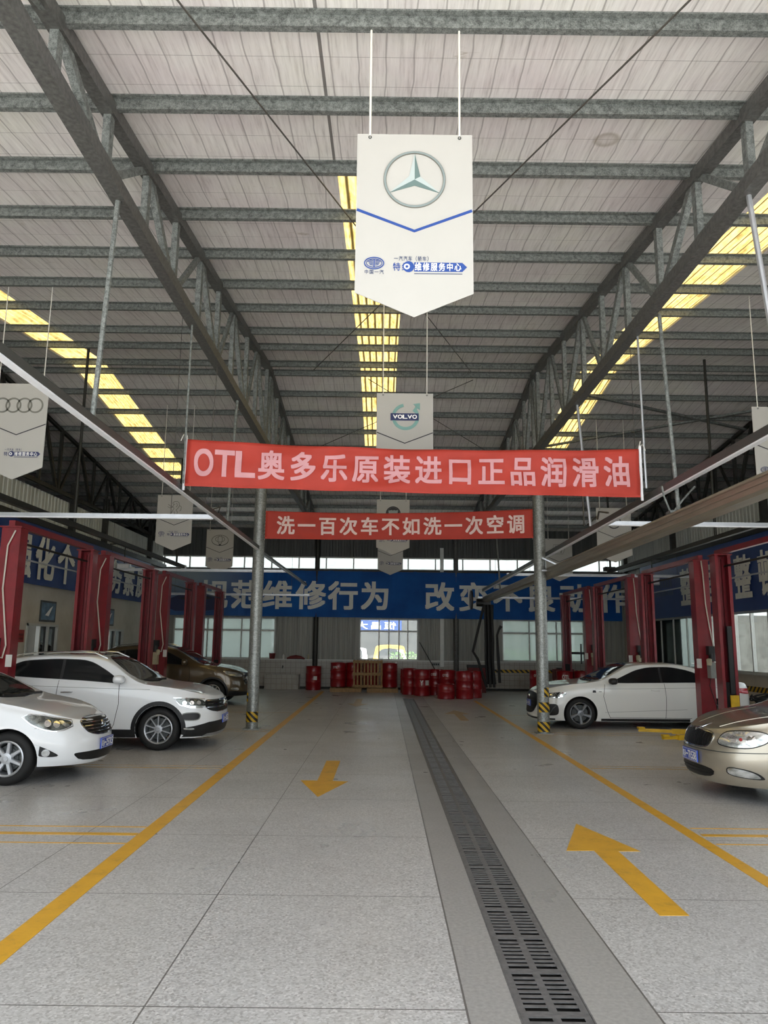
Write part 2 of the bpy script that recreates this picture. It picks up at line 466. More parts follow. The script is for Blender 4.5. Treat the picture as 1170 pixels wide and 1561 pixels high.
_txt_curve = bpy.data.curves.new('lettering_source', 'FONT')
_txt_obj = bpy.data.objects.new('lettering_source', _txt_curve)
def text_mb(body, x0, x1, z0, z1, y, dep=.004, bold=.02, sub=0, each=True, warp=None, mirror=False, squeeze=True):
    """lettering filled into the rectangle x0..x1, z0..z1, facing -Y at depth y; each character gets an even cell"""
    COL.objects.link(_txt_obj)
    mb = MB()
    cells = [(body, x0, x1)] if not each else [(ch, x0 + (x1 - x0) * i / len(body), x0 + (x1 - x0) * (i + 1) / len(body)) for i, ch in enumerate(body)]
    for ch, a, b in cells:
        if not ch.strip(): continue
        _txt_curve.body = ch; _txt_curve.size = 1; _txt_curve.offset = 0
        bpy.context.view_layer.update()
        dg = bpy.context.evaluated_depsgraph_get()
        me = bpy.data.meshes.new_from_object(_txt_obj.evaluated_get(dg))
        bm = bmesh.new(); bm.from_mesh(me); bpy.data.meshes.remove(me)
        if not bm.verts: bm.free(); continue
        if sub: bmesh.ops.subdivide_edges(bm, edges=bm.edges, cuts=sub, use_grid_fill=False)
        bmesh.ops.triangulate(bm, faces=bm.faces)
        xs = [p.co.x for p in bm.verts]; zs = [p.co.y for p in bm.verts]
        lx, hx, lz, hz = min(xs), max(xs), min(zs), max(zs)
        cw = b - a; pad = .06 * cw if each else 0
        if each and squeeze and ord(ch[0]) > 255:      # full-width characters sit on their own square
            gx0, gx1, gz0, gz1 = 0, 1, -.11, .87
        elif each:
            gx0, gx1, gz0, gz1 = lx, hx, (0 if lz > -.1 else lz), max(hz, .7)
        else: gx0, gx1, gz0, gz1 = lx, hx, lz, hz
        bm.verts.index_update()
        fs = [tuple(q.index for q in f.verts) for f in bm.faces]
        # heavier strokes: the same outline struck a few times, a hair apart
        for n_, (ox, oz) in enumerate(((-1, -1), (1, -1), (-1, 1), (1, 1)) if bold > .005 else ((0, 0),)):
            vs = []
            for p in bm.verts:
                u = (p.co.x + ox * bold * .8 - gx0) / (gx1 - gx0); w = (p.co.y + oz * bold * .8 - gz0) / (gz1 - gz0)
                X = a + pad + u * (cw - 2 * pad); Z = z0 + w * (z1 - z0)
                if mirror: X = x0 + x1 - X
                vs.append((X, y - .0004 * n_, Z))
            if warp: vs = [(lambda r, e: (r[0], r[1] - e, r[2]))(warp(*q), .0004 * n_) for q in vs]
            mb.add(vs, fs)
        bm.free()
    COL.objects.unlink(_txt_obj)
    return mb
def rot_side(mb, x, sgn):
    """turn lettering built facing -Y at y=0 into lettering on a side wall: sgn=+1 left wall (faces +X), -1 right wall (faces -X)"""
    if sgn > 0: mb.v = [(x - q[1], q[0], q[2]) for q in mb.v]
    else: mb.v = [(x + q[1], -q[0], q[2]) for q in mb.v]
    return mb
# ------------------------------------------------------------------ the hall
XL, XR, YB = -8.9, 9.6, 30.35           # left wall, right wall, back wall
YF = 2.05                                # open front under the eave
RIDGE_Y, RIDGE_Z, SLOPE = 16.2, 7.91, .115
def roof_z(y): return RIDGE_Z - SLOPE * abs(RIDGE_Y - y)

# floor in two slabs beside the drain channel
fl = MB()
fl.box(-14, .69, -8, 32, -.12, 0); fl.box(1.055, 14, -8, 32, -.12, 0); fl.box(.69, 1.055, 25.62, 32, -.12, 0)
floor = struct(fl.build('floor', 'floor_terrazzo'))
pit = MB(); pit.box(.683, .695, -8, 25.63, -.125, -.014); pit.box(1.05, 1.062, -8, 25.63, -.125, -.014); pit.box(.683, 1.062, -8, 25.63, -.129, -.118); pit.box(.69, 1.055, 25.6, 25.625, -.125, -.014)
pit.build('drain_channel', 'pit', floor)
def paint(name, poly, m='floor_paint', z=.003):
    return MB().prism(poly, .0005, z).build(name, m, floor)
paint('lane_line', [(-2.285, -2), (-2.115, -2), (-2.13, 28.8), (-2.26, 28.8)])
paint('lane_line', [(2.955, -2), (3.10, -2), (3.035, 24.9), (2.93, 24.9)])
for y0, w in ((7.80, .025), (7.52, .085), (7.19, .025)):
    paint('bay_line', [(-9, y0 - w / 2 - .03), (-2.285, y0 - w / 2), (-2.285, y0 + w / 2), (-9, y0 + w / 2 - .03)])
    paint('bay_line', [(3.105, y0 + .2 - w / 2), (9, y0 + .22 - w / 2), (9, y0 + .22 + w / 2), (3.105, y0 + .2 + w / 2)])
for y0, w in ((11.50, .03), (11.30, .06)):
    paint('bay_line', [(-9, y0 - w / 2), (-2.285, y0 - w / 2), (-2.285, y0 + w / 2), (-9, y0 + w / 2)], 'floor_paint_worn')
    paint('bay_line', [(3.105, y0 + .38 - w / 2), (9, y0 + .38 - w / 2), (9, y0 + .38 + w / 2), (3.105, y0 + .38 + w / 2)], 'floor_paint_worn')
for y0 in (16.2, 15.85, 20.0):
    paint('bay_line', [(-9, y0), (-2.285, y0), (-2.285, y0 + .05), (-9, y0 + .05)], 'floor_paint_worn')
    paint('bay_line', [(3.105, y0), (9, y0), (9, y0 + .05), (3.105, y0 + .05)], 'floor_paint_worn')
paint('lane_arrow', [(-.744, 9.35), (-.43, 10.38), (-.635, 10.40), (-.63, 12.12), (-.84, 12.12), (-.84, 10.42), (-1.06, 10.42)])
paint('lane_arrow', [(-.73, 22.2), (-.42, 23.2), (-.62, 23.2), (-.62, 25.2), (-.83, 25.2), (-.83, 23.2), (-1.04, 23.2)], 'floor_paint_worn')
paint('lane_arrow', [(2.0, 8.14), (1.653, 7.11), (1.90, 7.12), (1.898, 5.50), (2.10, 5.505), (2.113, 7.11), (2.31, 7.12)])
paint('lane_arrow', [(1.98, 21.3), (1.63, 20.2), (1.88, 20.2), (1.88, 18.5), (2.08, 18.5), (2.09, 20.2), (2.30, 20.2)], 'floor_paint_worn')

# drain grates
def make_grate():
    b = MB(); L = .497; W = .345
    b.box(-W / 2, W / 2, 0, .03, -.004, 0); b.box(-W / 2, W / 2, L - .03, L, -.004, 0)
    b.box(-W / 2, -W / 2 + .035, .03, L - .03, -.004, 0); b.box(W / 2 - .035, W / 2, .03, L - .03, -.004, 0); b.box(-.02, .02, .03, L - .03, -.004, 0)
    n = 8
    for i in range(1, n):
        y = .03 + (L - .06) * i / n
        b.box(-W / 2 + .035, -.02, y - .0125, y + .0125, -.004, 0); b.box(.02, W / 2 - .035, y - .0125, y + .0125, -.004, 0)
    return b.build('drain_grate', 'cast_iron')
proto = make_grate()
tag(proto, 'cast iron slotted drain grate in the long floor channel', 'drain grate', 'drain grates in the floor channel')
for i in range(45):
    o = proto if i == 0 else copy_tree(proto)
    o.location = (.872, 3.1 + .5 * i, 0)
frm = MB(); frm.box(.690, .698, -8, 25.62, -.03, .002); frm.box(1.047, 1.055, -8, 25.62, -.03, .002)
frm.build('channel_edge', 'cast_iron', floor)

# roof lining with three translucent strips
SK = [(-7.15, -6.35, 7.55, 24.3), (-.57, .25, 7.55, 22.2), (4.45, 5.27, 7.55, 21.3)]
ceil = MB()
def roof_strip(mb, x0, x1, y0, y1, nx=1, amp=0., per=.2, dz=0., solid=True):
    ys = [y0] + [y for y in (RIDGE_Y,) if y0 < y < y1] + [y1]
    vs = []
    for y in ys:
        for i in range(nx + 1):
            x = x0 + (x1 - x0) * i / nx
            vs.append((x, y, roof_z(y) + .07 + dz + amp * math.cos(2 * PI * (x - x0) / per)))
    m = nx + 1; q = len(vs)
    F = [(k * m + i, k * m + i + 1, (k + 1) * m + i + 1, (k + 1) * m + i) for k in range(len(ys) - 1) for i in range(nx)]
    if solid:
        vs = vs + [(x, y, z + .05) for x, y, z in vs]
        F = F + [tuple(j + q for j in f[::-1]) for f in F]
        n_ = len(ys)
        F += [(k * m, (k + 1) * m, (k + 1) * m + q, k * m + q) for k in range(n_ - 1)] + [(k * m + nx, (k + 1) * m + nx, (k + 1) * m + nx + q, k * m + nx + q) for k in range(n_ - 1)]
        F += [(i, i + 1, i + 1 + q, i + q) for i in range(nx)] + [((n_ - 1) * m + i, (n_ - 1) * m + i + 1, (n_ - 1) * m + i + 1 + q, (n_ - 1) * m + i + q) for i in range(nx)]
    mb.add(vs, F)
xs = -12.5
for a, b, y0, y1 in SK:
    roof_strip(ceil, xs, a, YF - 1.0, YB + .4)
    roof_strip(ceil, a, b, YF - 1.0, y0); roof_strip(ceil, a, b, y1, YB + .4)
    xs = b
roof_strip(ceil, xs, 13.0, YF - 1.0, YB + .4)
o = ceil.build('ceiling', 'roof_lining')
struct(o)
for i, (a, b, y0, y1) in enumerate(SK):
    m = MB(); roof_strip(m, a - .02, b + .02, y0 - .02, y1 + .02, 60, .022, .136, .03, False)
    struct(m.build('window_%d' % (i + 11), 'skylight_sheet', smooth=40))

# purlins: Z sections, two at the ridge
near = [1.05, 1.077, 1.276, 1.466, 1.648, 1.833, 2.003, 2.157, 2.329, 2.463]
pys = [2.2, 3.35] + [c * (RIDGE_Z - 1.8 - SLOPE * RIDGE_Y) / (1 - SLOPE * c) for c in near[1:]]
far = [2.958, 3.227, 3.513, 3.824]
pys_far = [c * (RIDGE_Z - 1.8 + SLOPE * RIDGE_Y) / (1 + SLOPE * c) for c in far]
pys += [15.95, 16.5] + pys_far
y = pys_far[-1] + 1.17
while y < YB: pys.append(y); y += 1.17
PUR = pys
for y in pys:
    z = roof_z(y)
    b = MB().prism([(y - .06, z + .06), (y - .06, z + .047), (y - .008, z + .047), (y - .008, z - .055), (y + .055, z - .055), (y + .055, z - .043), (y + .008, z - .043), (y + .008, z + .06)], -12, 12.5, 'x')
    struct(b.build('roof_purlin', 'galvanised_steel'), None, 'roof purlins')
# flat and round cross bracing under the purlins
def brace(name, a, b, w, h, m='dark_steel'):
    za, zb = roof_z(a[1]) - .12, roof_z(b[1]) - .12
    struct(MB().bar((a[0], a[1], za), (b[0], b[1], zb), w, h).build(name, m), None, 'roof bracing')
brace('bracing_rod', (-2.6, 1.6), (1.9, 16.0), .012, .012, 'wire')
brace('bracing_rod', (3.3, 1.6), (-1.6, 16.0), .012, .012, 'wire')
brace('bracing_rod', (-2.5, 21.5), (2.0, 16.5), .012, .012, 'wire')
brace('bracing_rod', (3.3, 21.5), (-.4, 16.5), .012, .012, 'wire')
brace('bracing_angle', (4.3, 17.0), (9.5, 19.2), .09, .05, 'galvanised_steel')
brace('bracing_angle', (9.5, 17.8), (3.5, 21.1), .09, .05, 'galvanised_steel')

# trusses along the hall
def truss(x, zl, m='truss_steel', y0=2.2, y1=30.0, w=.125, name='roof_truss'):
    t = thing(name, None, None, (x, y0, zl)); t['kind'] = 'structure'
    c = MB(); c.bar((x, y0, zl), (x, y1, zl), w * 1.1, w * 1.2); c.build('lower_chord', m, t)
    c = MB()
    for a, b in ((y0, RIDGE_Y), (RIDGE_Y, y1)):
        c.bar((x, a, roof_z(a) - .07), (x, b, roof_z(b) - .07), w, w * 1.1)
    c.build('upper_chord', m, t)
    nodes = [y for y in PUR if y0 <= y <= y1]
    ww = MB()
    for i, y in enumerate(nodes):
        zu = roof_z(y) - .07
        ww.bar((x, y, zu), (x, y, zl), .10, .07, up=(1, 0, 0))
        if i + 1 < len(nodes):
            y2 = nodes[i + 1]
            if i % 2 == 0: ww.bar((x, y + .05, zu), (x, y2 - .1, zl), .10, .07, up=(1, 0, 0))
            else: ww.bar((x, y + .1, zl), (x, y2 - .05, roof_z(y2) - .07), .075, .05, up=(1, 0, 0))
    ww.build('web_members', 'galvanised_steel' if m == 'truss_steel' else m, t)
    return t
truss(-2.62, 6.08); truss(3.36, 6.02)
truss(XL + .1, 5.75, 'dark_steel', w=.08); truss(XR - .1, 5.75, 'dark_steel', w=.08)

# round steel columns under the ridge
def steel_column(x, y, top, label):
    t = thing('column', label, 'column', (x, y, 0)); t['kind'] = 'structure'
    MB().lathe([(0, 0), (.125, 0), (.125, top), (0, top)], 28, c=(x, y, 0)).build('shaft', 'column_steel', t, smooth=40)
    b = MB(); b.cbox((x, y, .008), (.34, .34, .016))
    b.build('base_plate', 'column_steel', t)
    b = MB(); b.cbox((x, y, top - .02), (.4, .4, .04))
    for k in range(4): b.bar((x, y, top - .25), (x + .18 * math.cos(k * PI / 2), y + .18 * math.sin(k * PI / 2), top - .04), .02, .02)
    b.build('cap_plate', 'truss_steel', t)
    return t
ca = steel_column(-2.71, 16.3, 6.02, 'round grey steel column beside the white crossover car')
cb = steel_column(3.345, 16.1, 5.96, 'round grey steel column in front of the white saloon by the red lifts')
for par, x, y, bands, nm in ((ca, -2.71, 16.3, ((.15, .36, 20, 260), (.56, .74, 110, 230)), 0), (cb, 3.345, 16.1, ((.04, .24, 180, 340), (.43, .63, 215, 360), (.74, .93, 270, 330)), 1)):
    for z0, z1, a0, a1 in bands:
        if nm == 0 and z0 < .3: a0, a1 = 170, 345
        MB().lathe([(.127, z0), (.1285, z0), (.1285, z1), (.127, z1)], 16, c=(x, y, 0), a0=R(a0), a1=R(a1)).build('hazard_sticker', 'hazard_tape', par, smooth=40)

# back wall
bw = MB()
def wall_with_holes(mb, x0, x1, z0, z1, y0, y1, holes):
    holes = sorted(holes); x = x0
    for a, b, c, d in holes:
        if a > x: mb.box(x, a, y0, y1, z0, z1)
        if c > z0: mb.box(a, b, y0, y1, z0, c)
        if d < z1: mb.box(a, b, y0, y1, d, z1)
        x = b
    if x < x1: mb.box(x, x1, y0, y1, z0, z1)
HB = [(-8.3, -4.25, 1.13, 2.74), (-.92, 1.41, 1.13, 2.74), (4.73, 8.0, 1.13, 2.76)]
wall_with_holes(bw, XL - .1, XR + .1, 1.12, 4.70, YB, YB + .12, HB)
bw.box(XL - .1, XR + .1, YB, YB + .12, 5.18, 6.5)
wb = struct(bw.build('wall_back', 'wall_sheet'))
cor = MB()
def corrugate(mb, x0, x1, z0, z1, y, per=.2, h=.022, side=None):
    x = x0
    while x < x1 - 1e-3:
        e = min(x + per * .5, x1)
        if side is None: mb.prism([(x, y), (e, y), (e - .02, y - h), (x + .02, y - h)], z0, z1)
        else: mb.prism([(y, x), (y, e), (y + side * h, e - .02), (y + side * h, x + .02)], z0, z1)
        x += per
for a, b in ((-4.2, -1.0), (1.5, 4.68), (8.05, 9.5)): corrugate(cor, a, b, 1.14, 2.85, YB - .002)
cor.build('ribs', 'wall_sheet', wb)
cor = MB(); cor.box(XL, XR, YB - .02, YB + .001, 5.2, 6.42); corrugate(cor, XL, XR, 5.2, 6.4, YB - .02, .24)
cor.build('dark_upper_sheeting', 'wall_sheet_dark', wb)
gab = MB(); gab.box(-12.5, 13, YB + .02, YB + .1, 6.2, 6.6); gab.box(-12.5, XL - .1, YB + .02, YB + .1, 4.4, 7.2); gab.box(XR + .1, 13, YB + .02, YB + .1, 4.4, 7.2); gab.build('wall_gable', 'wall_sheet_dark', wb)
lt = MB(); lt.box(XL - .1, XR + .1, YB - .06, YB + .14, 0, 1.12); struct(lt.build('wall_back_lower', 'wall_tile'))
sl = MB(); sl.box(XL, XR, YB - .1, YB + .0, 1.1, 1.135); struct(sl.build('trim_1', 'window_frame'))
def back_window(idx, x0, x1, z0, z1, ny, mulls, glassm, transom=None):
    t = thing('window_%d' % idx, None, None, ((x0 + x1) / 2, YB, z0)); t['kind'] = 'structure'
    f = MB(); w = .05
    f.box(x0, x1, YB - .03, YB + .06, z0, z0 + w); f.box(x0, x1, YB - .03, YB + .06, z1 - w, z1)
    f.box(x0, x0 + w, YB - .03, YB + .06, z0, z1); f.box(x1 - w, x1, YB - .03, YB + .06, z0, z1)
    for xm in mulls: f.box(xm - w / 2, xm + w / 2, YB - .02, YB + .05, z0, z1)
    if transom: f.box(x0, x1, YB - .025, YB + .055, transom - .035, transom + .035)
    f.build('frame', 'window_frame', t)
    MB().box(x0 + w, x1 - w, YB + .01, YB + .016, z0 + w, z1 - w).build('pane', glassm, t)
back_window(1, -8.3, -4.25, 1.13, 2.74, 3, (-6.95, -5.6), 'frosted_glass', 2.24)
back_window(2, -.92, 1.41, 1.13, 2.74, 3, (-.14, .25, .65, 1.0), 'clear_glass', 2.26)
back_window(3, 4.73, 8.0, 1.13, 2.76, 3, (5.82, 6.9), 'frosted_glass', 2.24)
back_window(4, XL + .05, XR - .05, 4.68, 5.20, 3, [XL + 1.1 * k for k in range(1, 17)], 'clear_glass')
for x in (-2.64, 2.9):
    struct(MB().lathe([(0, 0), (.10, 0), (.10, 6.0), (0, 6.0)], 16, c=(x, YB - .2, 0)).build('column', 'dark_steel' if x < 0 else 'truss_steel', smooth=40))
struct(MB().box(2.28, 2.42, YB - .12, YB - .03, .9, 5.6).build('trim_2', 'window_frame'))
struct(MB().box(XL, XR, YB - .05, YB + .02, 4.62, 4.70).build('trim_3', 'dark_steel'))
hz = MB().box(4.35, 7.9, YB - .066, YB - .06, .70, .82); h_ = hz.build('trim_4', 'hazard_tape_back'); struct(h_)
sk = MB().box(XL, XR, YB - .068, YB - .06, 0, .09); struct(sk.build('baseboard_back', 'dark_steel'))

# left wall: plaster below, sheeting above
def side_wall(nm, X, s, holes, lowmat, top):
    w = MB()
    lo, hi = (X - .12, X) if s > 0 else (X, X + .12)
    hs = sorted(holes); y = YF
    for a, b, c, d in hs:
        w.box(lo, hi, y, a, 0, 3.3)
        if c > 0: w.box(lo, hi, a, b, 0, c)
        w.box(lo, hi, a, b, d, 3.3); y = b
    w.box(lo, hi, y, YB + .1, 0, 3.3)
    o = struct(w.build('wall_' + nm, lowmat))
    u = MB(); u.box(lo, hi, YF, YB + .1, 3.3, top)
    corrugate(u, YF, YB, 4.45, top, X, .2, .02, s)
    u.build('upper_sheeting', 'wall_sheet_pale', o)
    return o
HL = [(19.08, 20.92, 0, 2.19), (24.2, 26.2, 0, 2.15)]
wl = side_wall('left', XL, 1, HL, 'wall_plaster', 5.6)
HR = [(10.2, 18.6, 1.13, 2.72), (18.9, 22.6, 1.13, 2.72), (22.9, 27.4, 1.13, 2.72)]
wr = side_wall('right', XR, -1, HR, 'wall_plaster', 5.75)
for X, nm in ((-12.6, 'outer_left'), (13.0, 'outer_right')):
    struct(MB().box(X, X + .1, YF - 1, YB + .4, 4.5, 7.9).build('wall_' + nm, 'wall_sheet_dark'))
for X0, X1, nm in ((-12.6, XL - .12, 'ledge_left'), (XR + .12, 13.1, 'ledge_right')):
    struct(MB().box(X0, X1, YF - 1, YB + .4, 4.45, 4.52).build('wall_' + nm, 'wall_sheet_dark'))
# dark posts and rails against the side walls
for X, s, ys in ((XL, 1, (6, 13.6, 21.1, 23.6, 28.3)), (XR, -1, (6, 12.5, 18.6, 24.6, 29.6))):
    for y in ys:
        struct(MB().cbox((X + s * .09, y, 5.4), (.16, .16, 1.6)).build('column', 'dark_steel'))
    struct(MB().bar((X + s * .12, YF, 4.72), (X + s * .12, YB - .1, 4.72), .14, .16).build('trim_5' if s > 0 else 'trim_6', 'dark_steel'))
# left doors
for i, (y0, y1, z0, z1) in enumerate(HL):
    t = thing('door_%d' % (i + 1), None, None, (XL, (y0 + y1) / 2, 0)); t['kind'] = 'structure'
    f = MB(); w = .06
    f.box(XL - .10, XL + .03, y0, y0 + w, 0, z1); f.box(XL - .10, XL + .03, y1 - w, y1, 0, z1); f.box(XL - .10, XL + .03, y0, y1, z1 - w, z1)
    f.box(XL - .08, XL + .02, y0 + .72, y0 + .78, 0, z1); f.box(XL - .08, XL + .02, y0 + 1.22, y0 + 1.28, 0, z1); f.box(XL - .08, XL + .02, y0 + .75, y1, .0, .08)
    f.build('frame', 'window_frame', t)
    MB().box(XL - .05, XL - .04, y0 + .78, y1 - w, .08, z1 - w).build('glazed_leaf', 'dark_glass', t)
    MB().box(XL - .55, XL - .52, y0 - .2, y1 + .2, 0, 2.4).build('dark_passage', 'door_dark', t)
# right windows
for i, (y0, y1, z0, z1) in enumerate(HR):
    t = thing('window_%d' % (5 + i), None, None, (XR, (y0 + y1) / 2, z0)); t['kind'] = 'structure'
    f = MB(); w = .05
    for a, b in ((z0, z0 + w), (z1 - w, z1)): f.box(XR - .03, XR + .06, y0, y1, a, b)
    n = max(2, round((y1 - y0) / 1.0))
    for k in range(n + 1):
        yy = y0 + w / 2 + (y1 - y0 - w) * k / n
        f.box(XR - .03, XR + .06, yy - w / 2, yy + w / 2, z0, z1)
    f.build('frame', 'window_frame', t)
    MB().box(XR + .01, XR + .016, y0 + w, y1 - w, z0 + w, z1 - w).build('pane', 'frosted_glass' if i == 2 else 'clear_glass', t)
    if i == 2: MB().box(XR + .03, XR + .04, 24.6, y1 - w, z0 + w, z1 - w).build('inner_board', 'wall_sheet', t)
struct(MB().box(XR - .07, XR + .0, YF, YB - .1, 1.09, 1.13).build('trim_7', 'window_frame'))
struct(MB().box(XR - .006, XR - .0005, 10, 27, .66, .80).build('trim_8', 'hazard_tape_side'))

# outside: yard, pale building, wall with sign, planting
struct(MB().box(-90, 90, -60, 110, -.3, -.13).build('ground', 'road'))
b_ = thing('building', 'pale office building seen through the high rear windows', 'building', (0, 47, 0))
MB().box(-40, 40, 47, 55, -.13, 16).build('wall', 'facade', b_)
for k in range(-9, 10):
    for zz in (4.6, 8.0): MB().box(k * 2.1 - .65, k * 2.1 + .65, 46.95, 47.02, zz, zz + 1.7).build('window', 'facade_glass', b_)
y_ = tag(MB().box(-30, 30, 41.5, 41.8, -.13, 3.5).build('yard_wall', 'outdoor_brick'), 'grey masonry wall behind the parked yellow van outside', 'wall')
sg = thing('street_sign', 'blue and white sign seen through the middle rear window', 'sign', (0, 39.9, 2.5))
MB().box(-2.2, 1.0, 40.0, 40.06, 2.42, 2.98).build('sign_panel', 'blue_paint', sg)
text_mb('恒昌大', -1.45, .75, 2.5, 2.9, 39.99, .004, .02, mirror=True).build('lettering', 'white_ink', sg)
for a_ in (-2.1, .85): MB().box(a_, a_ + .1, 40.0, 40.06, -.13, 2.45).build('post', 'steel_frame', sg)
def bush(x, y, z, r, n, label):
    mb = MB()
    for k in range(n):
        a = random.uniform(0, 2 * PI); h = random.uniform(-.4, 1); q = random.uniform(.2, 1) * r
        p = Vector((x + q * math.cos(a) * 1.8, y + q * math.sin(a) * .6, z + r * h)); d = Vector((random.uniform(-1, 1), random.uniform(-1, 1), random.uniform(-.3, 1))).normalized()
        u = d.orthogonal().normalized(); s_ = random.uniform(.05, .1)
        mb.add([p, p + d * s_ + u * s_ * .4, p + d * s_ * 2, p + d * s_ - u * s_ * .4], [(0, 1, 2, 3)])
    o = mb.build('shrub', 'leaf'); tag(o, label, 'shrub')
    st = MB()
    for k in range(5): st.tube([(x + .1 * (k - 2), y, -.13), (x + .25 * (k - 2), y, z)], .012, 5)
    st.build('stem', 'wood', o)
bush(1.0, 32.2, 1.0, .4, 300, 'green shrub outside the middle rear window')
bush(5.7, 32.2, 1.05, .45, 400, 'green shrub outside the rear window left of the front column')
bush(7.4, 32.2, 1.05, .45, 400, 'green shrub outside the rear window behind the oil drums')
# ------------------------------------------------------------------ hanging make boards
BW = .885
def ring(mb, cx, cz, r0, r1, y0, y1, n=40, sx=1., sz=1., a0=0, a1=360):
    k = n
    for i in range(k):
        A, B = R(a0 + (a1 - a0) * i / k), R(a0 + (a1 - a0) * (i + 1) / k)
        mb.prism([(cx + sx * r * math.cos(t), cz + sz * r * math.sin(t)) for r, t in ((r0, A), (r1, A), (r1, B), (r0, B))], y0, y1, 'y')
    return mb
def ell_ring(mb, cx, cz, rx, rz, w, y0, y1, n=40, a0=0, a1=360):
    for i in range(n):
        A, B = R(a0 + (a1 - a0) * i / n), R(a0 + (a1 - a0) * (i + 1) / n)
        mb.prism([(cx + (rx + d) * math.cos(t), cz + (rz + d) * math.sin(t)) for d, t in ((-w / 2, A), (w / 2, A), (w / 2, B), (-w / 2, B))], y0, y1, 'y')
    return mb
def disc(mb, cx, cz, rx, rz, y0, y1, n=32): return mb.prism([(cx + rx * math.cos(2 * PI * i / n), cz + rz * math.sin(2 * PI * i / n)) for i in range(n)], y0, y1, 'y')
def emb_star(t, cz):
    r = .232
    g = MB(); ring(g, 0, cz, r - .012, r + .002, -.016, -.004, 56); e = g.build('emblem_ring', 'logo_silver', t)
    g = MB(); ring(g, 0, cz, r - .015, r - .012, -.014, -.004, 56); ring(g, 0, cz, r + .002, r + .005, -.014, -.004, 56); g.build('emblem_outline', 'logo_grey', t)
    half = {'print_light': MB(), 'print_dark': MB()}
    for k in range(3):
        a = R(90 + 120 * k); tip = (r * .95 * math.cos(a), -.006, cz + r * .95 * math.sin(a))
        for d in (-60, 60):
            b = R(90 + 120 * k + d); q = (.05 * math.cos(b), cz + .05 * math.sin(b))
            m_ = 'print_light' if (k == 0 and d > 0) or (k == 1 and d < 0) or (k == 2 and d > 0) else 'print_dark'
            half[m_].prism([(tip[0], tip[2]), q, (0, cz)], -.009, -.004, 'y')
    for m_ in half: half[m_].build('emblem_star', m_, t)
def emb_ringarrow(t, cz):
    g = MB(); ring(g, .01, cz, .165, .215, -.012, -.004, 44, a0=-260, a1=40)
    g.prism([(.12, cz + .10), (.17, cz + .17), (.13, cz + .21), (.235, cz + .225), (.235, cz + .11), (.20, cz + .14), (.15, cz + .07)], -.013, -.004, 'y')
    g.build('emblem_ring', 'logo_teal', t)
    b = MB().box(-.225, .215, -.018, -.004, cz - .06, cz + .055).build('emblem_bar', 'logo_navy', t)
    text_mb('VOLVO', -.19, .19, cz - .03, cz + .03, -.018, .003, .035).build('emblem_lettering', 'white_ink', b)
def emb_rings4(t, cz):
    g = MB()
    for k in range(4): ring(g, -.255 + .17 * k, cz, .098, .122, -.012, -.004, 36)
    g.build('emblem_rings', 'logo_grey', t)
def emb_oval3(t, cz):
    g = MB(); ell_ring(g, 0, cz, .27, .17, .022, -.012, -.004); ell_ring(g, 0, cz + .035, .25 * .6, .13 * .7, .02, -.013, -.004); ell_ring(g, 0, cz + .02, .07, .15, .02, -.013, -.004)
    g.build('emblem_ovals', 'logo_grey', t)
    d = MB(); d.prism([(-.05, cz - .13), (.05, cz - .13), (0, cz - .18)], -.014, -.004, 'y'); ell_ring(d, 0, cz, .275, .175, .012, -.0125, -.004, 20, 200, 340); d.build('emblem_shade', 'logo_dark', t)
def emb_lion(t, cz):
    g = MB()
    for ln in ([(-.02, .19), (.05, .2), (.10, .16), (.11, .08), (.07, .02), (.03, -.02)], [(-.02, .19), (-.06, .15), (-.03, .12), (0, .13)], [(-.03, .12), (-.05, .06), (-.02, .02), (-.06, -.05), (-.10, -.12), (-.15, -.16)],
               [(-.05, .06), (-.12, .08), (-.17, .12)], [(-.05, .05), (-.13, .03), (-.18, .06)], [(.03, -.02), (.07, -.08), (.05, -.14), (.12, -.17)], [(-.02, -.06), (.0, -.10), (-.04, -.16)],
               [(.10, .1), (.16, .06), (.15, -.02), (.12, -.05)], [(.03, .16), (.06, .10), (.03, .05)]):
        g.strip2([(x, cz + z) for x, z in ln], .014, -.012, -.004)
    g.build('emblem_lion', 'logo_grey', t)
def emb_round(t, cz):
    g = MB(); ring(g, 0, cz, .155, .18, -.012, -.004, 40); g.strip2([(-.11, cz + .10), (-.04, cz - .05), (0, cz + .02), (.04, cz - .05), (.11, cz + .10)], .028, -.012, -.004)
    g.build('emblem_round', 'logo_dark', t)
def emb_h(t, cz):
    g = MB(); g.strip2([(-.17, cz + .16), (-.20, cz), (-.13, cz - .15), (.13, cz - .15), (.20, cz), (.17, cz + .16), (-.17, cz + .16)], .012, -.012, -.004)
    g.strip2([(-.10, cz + .13), (-.07, cz - .12)], .03, -.012, -.004); g.strip2([(.10, cz + .13), (.07, cz - .12)], .03, -.012, -.004); g.strip2([(-.08, cz - .01), (.08, cz - .01)], .03, -.012, -.004)
    g.build('emblem_letter', 'logo_grey', t)
def emb_shields(t, cz):
    d = MB(); ring(d, 0, cz, .17, .20, -.012, -.004, 40); disc(d, 0, cz, .168, .168, -.008, -.004); d.build('emblem_disc', 'logo_dark', t)
    g = MB()
    for k in range(3):
        x = -.08 + .08 * k
        g.prism([(x - .05, cz + .08), (x + .05, cz + .10), (x + .03, cz - .04), (x - .03, cz - .10)], -.013, -.006, 'y')
    g.build('emblem_shields', 'logo_silver', t)

